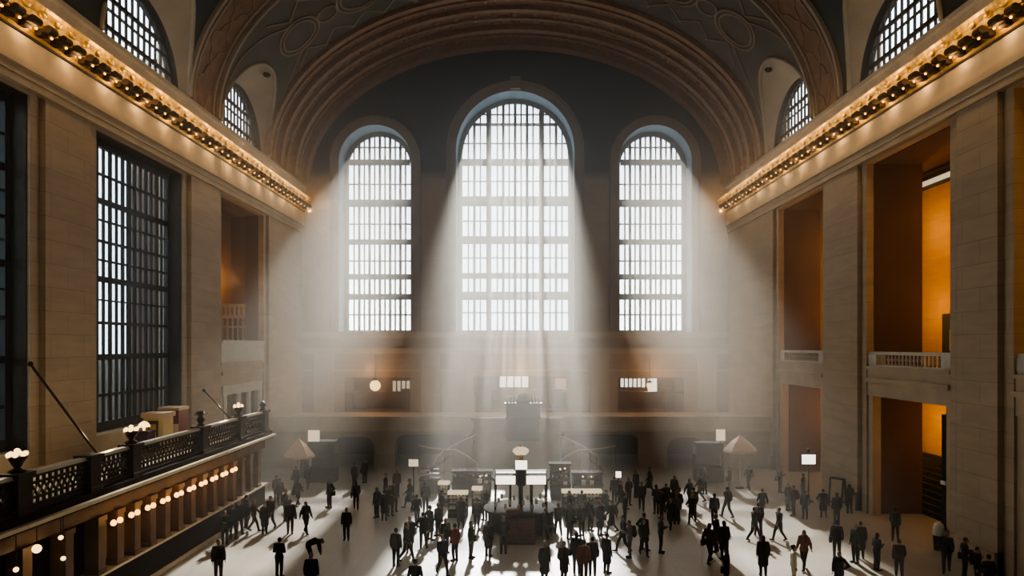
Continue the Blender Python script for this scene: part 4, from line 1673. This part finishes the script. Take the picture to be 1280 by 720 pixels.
def pack_mesh(kind, style):
    J = pose(kind)
    mb = MB()
    if style == 'backpack':
        c = J['chest']
        mb.capsule(c + V((0, 0.21, -0.22)), c + V((0, 0.20, 0.08)), 0.14, 0.12, 12, (1.0, 0.75))
        mb.capsule(c + V((0, 0.29, -0.2)), c + V((0, 0.29, -0.1)), 0.09, 0.08, 10, (1, 0.6))
        for s in (-1, 1):
            mb.tube([c + V((s * 0.1, 0.17, 0.12)), c + V((s * 0.12, 0.02, 0.21)), c + V((s * 0.13, -0.16, 0.02)), c + V((s * 0.15, 0.05, -0.22))], 0.02, 6)
    else:
        w = J['hipL'] + V((0.17, 0.02, -0.02))
        mb.box(w.x - 0.05, w.x + 0.07, w.y - 0.17, w.y + 0.17, w.z - 0.14, w.z + 0.12)
        mb.tube([w + V((0, -0.12, 0.12)), J['shoL'] + V((0.0, -0.1, 0.02)), J['shoL'] + V((-0.05, 0, 0.09)), J['shoL'] + V((0.0, 0.1, 0.02)), w + V((0, 0.12, 0.12))], 0.014, 6)
    me = bpy.data.meshes.new('pack')
    bmesh.ops.recalc_face_normals(mb.bm, faces=mb.bm.faces)
    mb.bm.to_mesh(me)
    mb.bm.free()
    return me


CACHE = {}


def cached(fn, *a):
    k = (fn.__name__,) + a
    if k not in CACHE:
        CACHE[k] = fn(*a)
    return CACHE[k]


def piece(name, me, m, parent):
    o = bpy.data.objects.new(name, me)
    C.objects.link(o)
    if parent is not None:
        o.parent = parent
    if m is not None:
        if not me.materials:
            me.materials.append(m)
        o.material_slots[0].link = 'OBJECT'
        o.material_slots[0].material = m
    return o


POSE_WORD = {'stand': 'standing', 'walk': 'walking', 'walk_b': 'walking', 'phone': 'standing with raised hands', 'hip': 'standing with hand on hip', 'bend': 'bending down'}


def person(px, pyf, kind, coat, legs, long, hairc, style, pack, rz, label, group, sc=1.0):
    y = F * EYE / (pyf - VY)
    b = piece('person', cached(body_mesh, kind), None, None)
    b.location = (gx(px, y), y, 0.0)
    b.rotation_euler = (0, 0, rz)
    b.scale = (sc, sc, sc)
    tag(b, label, 'person', group)
    piece('coat' if long else 'jacket', cached(coat_mesh, kind, long), M['cloth_' + coat], b)
    piece('trousers', cached(trouser_mesh, kind), M['cloth_' + legs], b)
    for n in 'RL':
        piece('shoe', cached(shoe_mesh, kind, n), M['cloth_black'], b)
    piece('hat' if style == 'hat' else 'hair', cached(hair_mesh, kind, style), M['hair_' + hairc] if style != 'hat' else M['cloth_charcoal'], b)
    if pack:
        piece(pack, cached(pack_mesh, kind, pack), M['cloth_' + ('black' if coat != 'black' else 'brown')], b)
    return b


# zone: (phrase, [(pixel of the feet x, y, optional pose, optional colour, optional extras)])
ZONES = [
    ('in the queue along the ticket counter', [(281, 682), (291, 674), (299, 668), (308, 660), (318, 664), (331, 667, 'stand', 'black', 'long'), (337, 662), (338, 631), (345, 628)]),
    ('on the open floor beyond the ticket counter', [(357, 651, 'stand'), (366, 667), (372, 633, 'walk'), (379, 667), (371, 613), (379, 597), (384, 611), (412, 635, 'hip')]),
    ('on the near left floor', [(273, 727, 'stand', 'black'), (349, 722, 'phone'), (388, 706, 'bend', 'black'), (389, 748)]),
    ('between the left wall and the left crowd', [(433, 675, 'stand', 'black'), (445, 637, 'walk'), (443, 611), (456, 604)]),
    ('in the knot of people left of the booth', [(473, 648), (479, 650, 'stand', 'charcoal', 'long'), (487, 645), (493, 640), (482, 626), (496, 620)]),
    ('in the near left group facing the booth', [(497, 707, 'stand', 'black'), (506, 703), (516, 689), (525, 687), (519, 756)]),
    ('just left of the lit display counters', [(521, 656), (539, 674), (546, 671), (532, 640), (552, 652), (512, 636)]),
    ('in front of the left display counter', [(553, 719, 'walk'), (557, 691), (570, 701, 'stand', 'red'), (588, 698), (613, 695), (576, 662), (596, 661)]),
    ('close beside the red-brown desk', [(626, 693), (682, 677), (698, 669), (606, 650)]),
    ('in the nearest pair in front of the desk', [(684, 729, 'stand', 'charcoal'), (702, 728, 'stand', 'black')]),
    ('in the near group right of the desk', [(725, 718), (733, 724, 'walk', 'rust'), (740, 721), (751, 719, 'stand', 'black', 'long')]),
    ('along the long counter right of the booth', [(714, 673), (725, 671), (738, 664), (750, 669, 'stand', 'black'), (765, 666), (712, 652), (727, 650), (758, 648)]),
    ('right of the long lit counter', [(785, 692), (792, 693), (801, 693, 'walk'), (808, 692), (816, 691), (781, 656)]),
    ('far back behind the right crowd', [(776, 637), (786, 632), (802, 638), (768, 628), (795, 622), (812, 618)]),
    ('in the right crowd below the right tall window', [(821, 642), (828, 648), (832, 640), (838, 661, 'walk'), (844, 648), (846, 655), (852, 651), (858, 652), (867, 647), (862, 634), (843, 630)]),
    ('in the sunlit cluster on the right floor', [(887, 704), (895, 690), (905, 700, 'stand', 'black', 'long'), (908, 737)]),
    ('on the floor before the right kiosk', [(893, 656), (909, 647, 'walk'), (881, 618), (912, 614), (936, 612), (875, 628)]),
    ('on the right floor facing the lantern post', [(943, 676), (948, 672), (953, 647), (954, 720, 'stand', 'black', 'long'), (974, 676), (992, 734, 'stand', 'white'), (1005, 712, 'walk', 'rust')]),
    ('around the lantern post by the right wall', [(975, 616), (985, 638), (995, 646), (1003, 648), (1004, 625), (1029, 647)]),
    ('in the group before the right pier', [(1046, 656), (1049, 741), (1054, 700), (1062, 701), (1075, 699, 'stand', 'brown', 'long'), (1062, 642), (1096, 713), (1119, 676), (1124, 723, 'walk', 'brown')]),
    ('in the shadow under the near right pier', [(1185, 716), (1204, 722), (1222, 736), (1236, 748)]),
]
DARK = ['black', 'charcoal', 'navy', 'brown', 'olive', 'charcoal', 'black', 'grey', 'green', 'navy']
KINDS = ['stand', 'walk', 'stand', 'phone', 'walk_b', 'hip', 'stand']
rng = random.Random(11)
SPOT = []
for zi, (zone, ppl) in enumerate(ZONES):
    for pi, p in enumerate(ppl):
        y = F * EYE / (p[1] - VY)
        SPOT.append([gx(p[0], y), y, zi, pi])
for it in range(60):
    for i in range(len(SPOT)):
        for j in range(i):
            a, b = SPOT[i], SPOT[j]
            dx, dy = a[0] - b[0], a[1] - b[1]
            d = math.hypot(dx, dy)
            if d < 0.84:
                if d < 1e-3:
                    dx, dy, d = 0.1, 0.05, 0.11
                q = (0.84 - d) * 0.25 / d
                a[0] += dx * q; a[1] += dy * q * 1.5
                b[0] -= dx * q; b[1] -= dy * q * 1.5
for x, y, zi, pi in SPOT:
    if y < 44.2:
        x = max(x, -14.75)
    x = min(x, 19.9)
    p = ZONES[zi][1][pi]
    ZONES[zi][1][pi] = (VX + x * F / y, VY + F * EYE / y) + tuple(p[2:])
for zone, ppl in ZONES:
    rows = sorted(ppl, key=lambda p: p[0])
    for i, p in enumerate(rows):
        kind = p[2] if len(p) > 2 else rng.choice(KINDS)
        coat = p[3] if len(p) > 3 else rng.choice(DARK)
        long = (p[4] == 'long') if len(p) > 4 else rng.random() < 0.22
        if kind == 'bend':
            long = False
        legs = rng.choice(['black', 'charcoal', 'navy', 'brown']) if coat != 'white' else 'white'
        style = rng.choice(['short', 'short', 'long', 'bun', 'short', 'short', 'long'])
        if kind == 'bend':
            style = 'short'
        hairc = rng.choice(['dark', 'dark', 'brown', 'dark', 'fair', 'grey'])
        pack = rng.choice([None, None, 'backpack', 'shoulder_bag', None]) if kind not in ('bend',) else None
        rz = rng.choice([0, PI, PI, 0.6, -0.7, 2.5, -2.4, 1.5, -1.5]) + rng.uniform(-0.3, 0.3)
        if kind == 'bend':
            rz = PI * 0.55
        sc = rng.uniform(0.95, 1.06)
        where = '%s from left %s' % (ordn[i], zone) if len(rows) > 2 else ('left one ' if i == 0 else 'right one ') + zone
        lab = 'person in %s %s, %s' % (coat, 'coat' if long else 'jacket', where)
        person(p[0], p[1], kind, coat, legs, long, hairc, style, pack, rz, lab, 'people in the hall', sc)

# ------------------------------------------------------------------ haze
def haze_material():
    m, t, out = nt('dusty_air')
    v = t.nodes.new('ShaderNodeVolumeScatter')
    v.inputs['Color'].default_value = (1.0, 0.965, 0.89, 1)
    v.inputs['Anisotropy'].default_value = 0.35
    # the air is thicker towards the far windows
    g = t.nodes.new('ShaderNodeNewGeometry')
    s = t.nodes.new('ShaderNodeSeparateXYZ')
    t.links.new(g.outputs['Position'], s.inputs[0])
    mr = t.nodes.new('ShaderNodeMapRange')
    mr.interpolation_type = 'SMOOTHSTEP'
    mr.inputs[1].default_value = 26.0
    mr.inputs[2].default_value = 60.0
    mr.inputs[3].default_value = HAZE_NEAR
    mr.inputs[4].default_value = HAZE
    t.links.new(s.outputs[1], mr.inputs[0])
    mz = t.nodes.new('ShaderNodeMapRange')
    mz.interpolation_type = 'SMOOTHSTEP'
    mz.inputs[1].default_value = 25.0
    mz.inputs[2].default_value = 36.0
    mz.inputs[3].default_value = 1.0
    mz.inputs[4].default_value = 0.25
    t.links.new(s.outputs[2], mz.inputs[0])
    mu = t.nodes.new('ShaderNodeMath')
    mu.operation = 'MULTIPLY'
    t.links.new(mr.outputs[0], mu.inputs[0])
    t.links.new(mz.outputs[0], mu.inputs[1])
    t.links.new(mu.outputs[0], v.inputs['Density'])
    m.cycles.volume_sampling = 'MULTIPLE_IMPORTANCE'
    t.links.new(v.outputs[0], out.inputs['Volume'])
    return m


HAZE, HAZE_NEAR = 0.021, 0.0025
hz = MB().box(-W - 6.8, W + 6.8, NEAR - 0.2, FAR + 4.8, -0.2, 41.9).build('haze', haze_material(), kind='stuff')
hz['label'] = 'pale dusty haze filling the hall and lit by the window beams'
hz['category'] = 'haze'

# ------------------------------------------------------------------ light
def light(name, kind, loc, energy, col, size=0.1, rot=None, sy=None):
    d = bpy.data.lights.new(name, kind)
    d.energy = energy
    d.color = col
    if kind == 'AREA':
        d.size = size
        if sy:
            d.shape = 'RECTANGLE'
            d.size_y = sy
    elif kind == 'POINT':
        d.shadow_soft_size = size
    o = bpy.data.objects.new(name, d)
    C.objects.link(o)
    o.location = loc
    if rot:
        o.rotation_euler = rot
    return o


sd_ = V((9, F, 512)).normalized()
sun = bpy.data.lights.new('sun', 'SUN')
sun.energy = 27.0
sun.angle = math.radians(2.4)
sun.color = (1.0, 0.935, 0.82)
so = bpy.data.objects.new('sun', sun)
C.objects.link(so)
so.rotation_euler = (-sd_).to_track_quat('-Z', 'Y').to_euler()

WARM = (1.0, 0.64, 0.32)
for s in (-1, 1):
    for k in range(18):
        y = 17 + k * 3.0
        light('cornice_glow', 'POINT', (s * (W - 1.0), y, 23.1), 36, WARM, 0.12)
        light('cornice_glow', 'POINT', (s * (W - 2.0), y + 1.5, 24.0), 50, WARM, 0.12)
for y in (24, 38, 44.5, 53, 58.5):
    light('corridor_glow', 'POINT', (W + 4.0, y, 17.5), 190, (1.0, 0.52, 0.16), 0.3)
    light('corridor_glow', 'POINT', (W + 4.0, y, 12.5), 170, (1.0, 0.52, 0.16), 0.3)
    light('corridor_glow', 'POINT', (W + 4.0, y, 5.0), 190, (1.0, 0.52, 0.16), 0.3)
for y in (54, 59):
    light('corridor_glow', 'POINT', (-W - 2.8, y, 15.5), 120, (1.0, 0.52, 0.2), 0.3)
for a, b, zt in DOORS:
    light('room_glow', 'POINT', ((a + b) / 2, FAR + 2.2, 6.3), 120, (1.0, 0.58, 0.28), 0.3)
for x in (-13.4, 0.5, 13.4):
    light('far_wall_fill', 'POINT', (x, FAR - 2.6, 7.6), 190, (1.0, 0.55, 0.25), 0.2)  # fill points added to warm the far wall around the balcony
for k in range(6):
    light('counter_glow', 'POINT', (XO + 0.75, 27 + 2.2 * k, 3.3), 9, (1.0, 0.58, 0.22), 0.1)
light('counter_glow', 'POINT', (XO + 0.7, 22.5, 3.3), 8, (1.0, 0.7, 0.4), 0.1)
for y in (21.9, 28.4, 39.4):
    light('balcony_glow', 'POINT', (XO - 0.9, y, 6.7), 70, (1.0, 0.72, 0.4), 0.15)

w = bpy.data.worlds.new('sky')
bpy.context.scene.world = w
w.use_nodes = True
bg = w.node_tree.nodes['Background']
bg.inputs[0].default_value = (0.86, 0.94, 1.0, 1)
bg.inputs[1].default_value = 3.1

# ------------------------------------------------------------------ camera and render look
cam = bpy.data.cameras.new('camera')
cam.sensor_width = 36
cam.lens = F / 1280 * 36
cam.shift_x = -(VX - 640) / 1280
cam.shift_y = (VY - 360) / 1280
cam.clip_end = 400
co_ = bpy.data.objects.new('camera', cam)
C.objects.link(co_)
co_.location = (0, 0, EYE)
co_.rotation_euler = (PI / 2, 0, 0)
sc0 = bpy.context.scene
sc0.camera = co_
cy = sc0.cycles
cy.use_denoising = True
cy.denoiser = 'OPENIMAGEDENOISE'
cy.max_bounces = 6
cy.diffuse_bounces = 3
cy.glossy_bounces = 2
cy.transmission_bounces = 4
cy.volume_bounces = 0
cy.transparent_max_bounces = 12
cy.sample_clamp_indirect = 4
cy.caustics_reflective = False
cy.caustics_refractive = False
sc0.view_settings.view_transform = 'AgX'
sc0.view_settings.look = 'AgX - High Contrast'
sc0.view_settings.exposure = 0.12
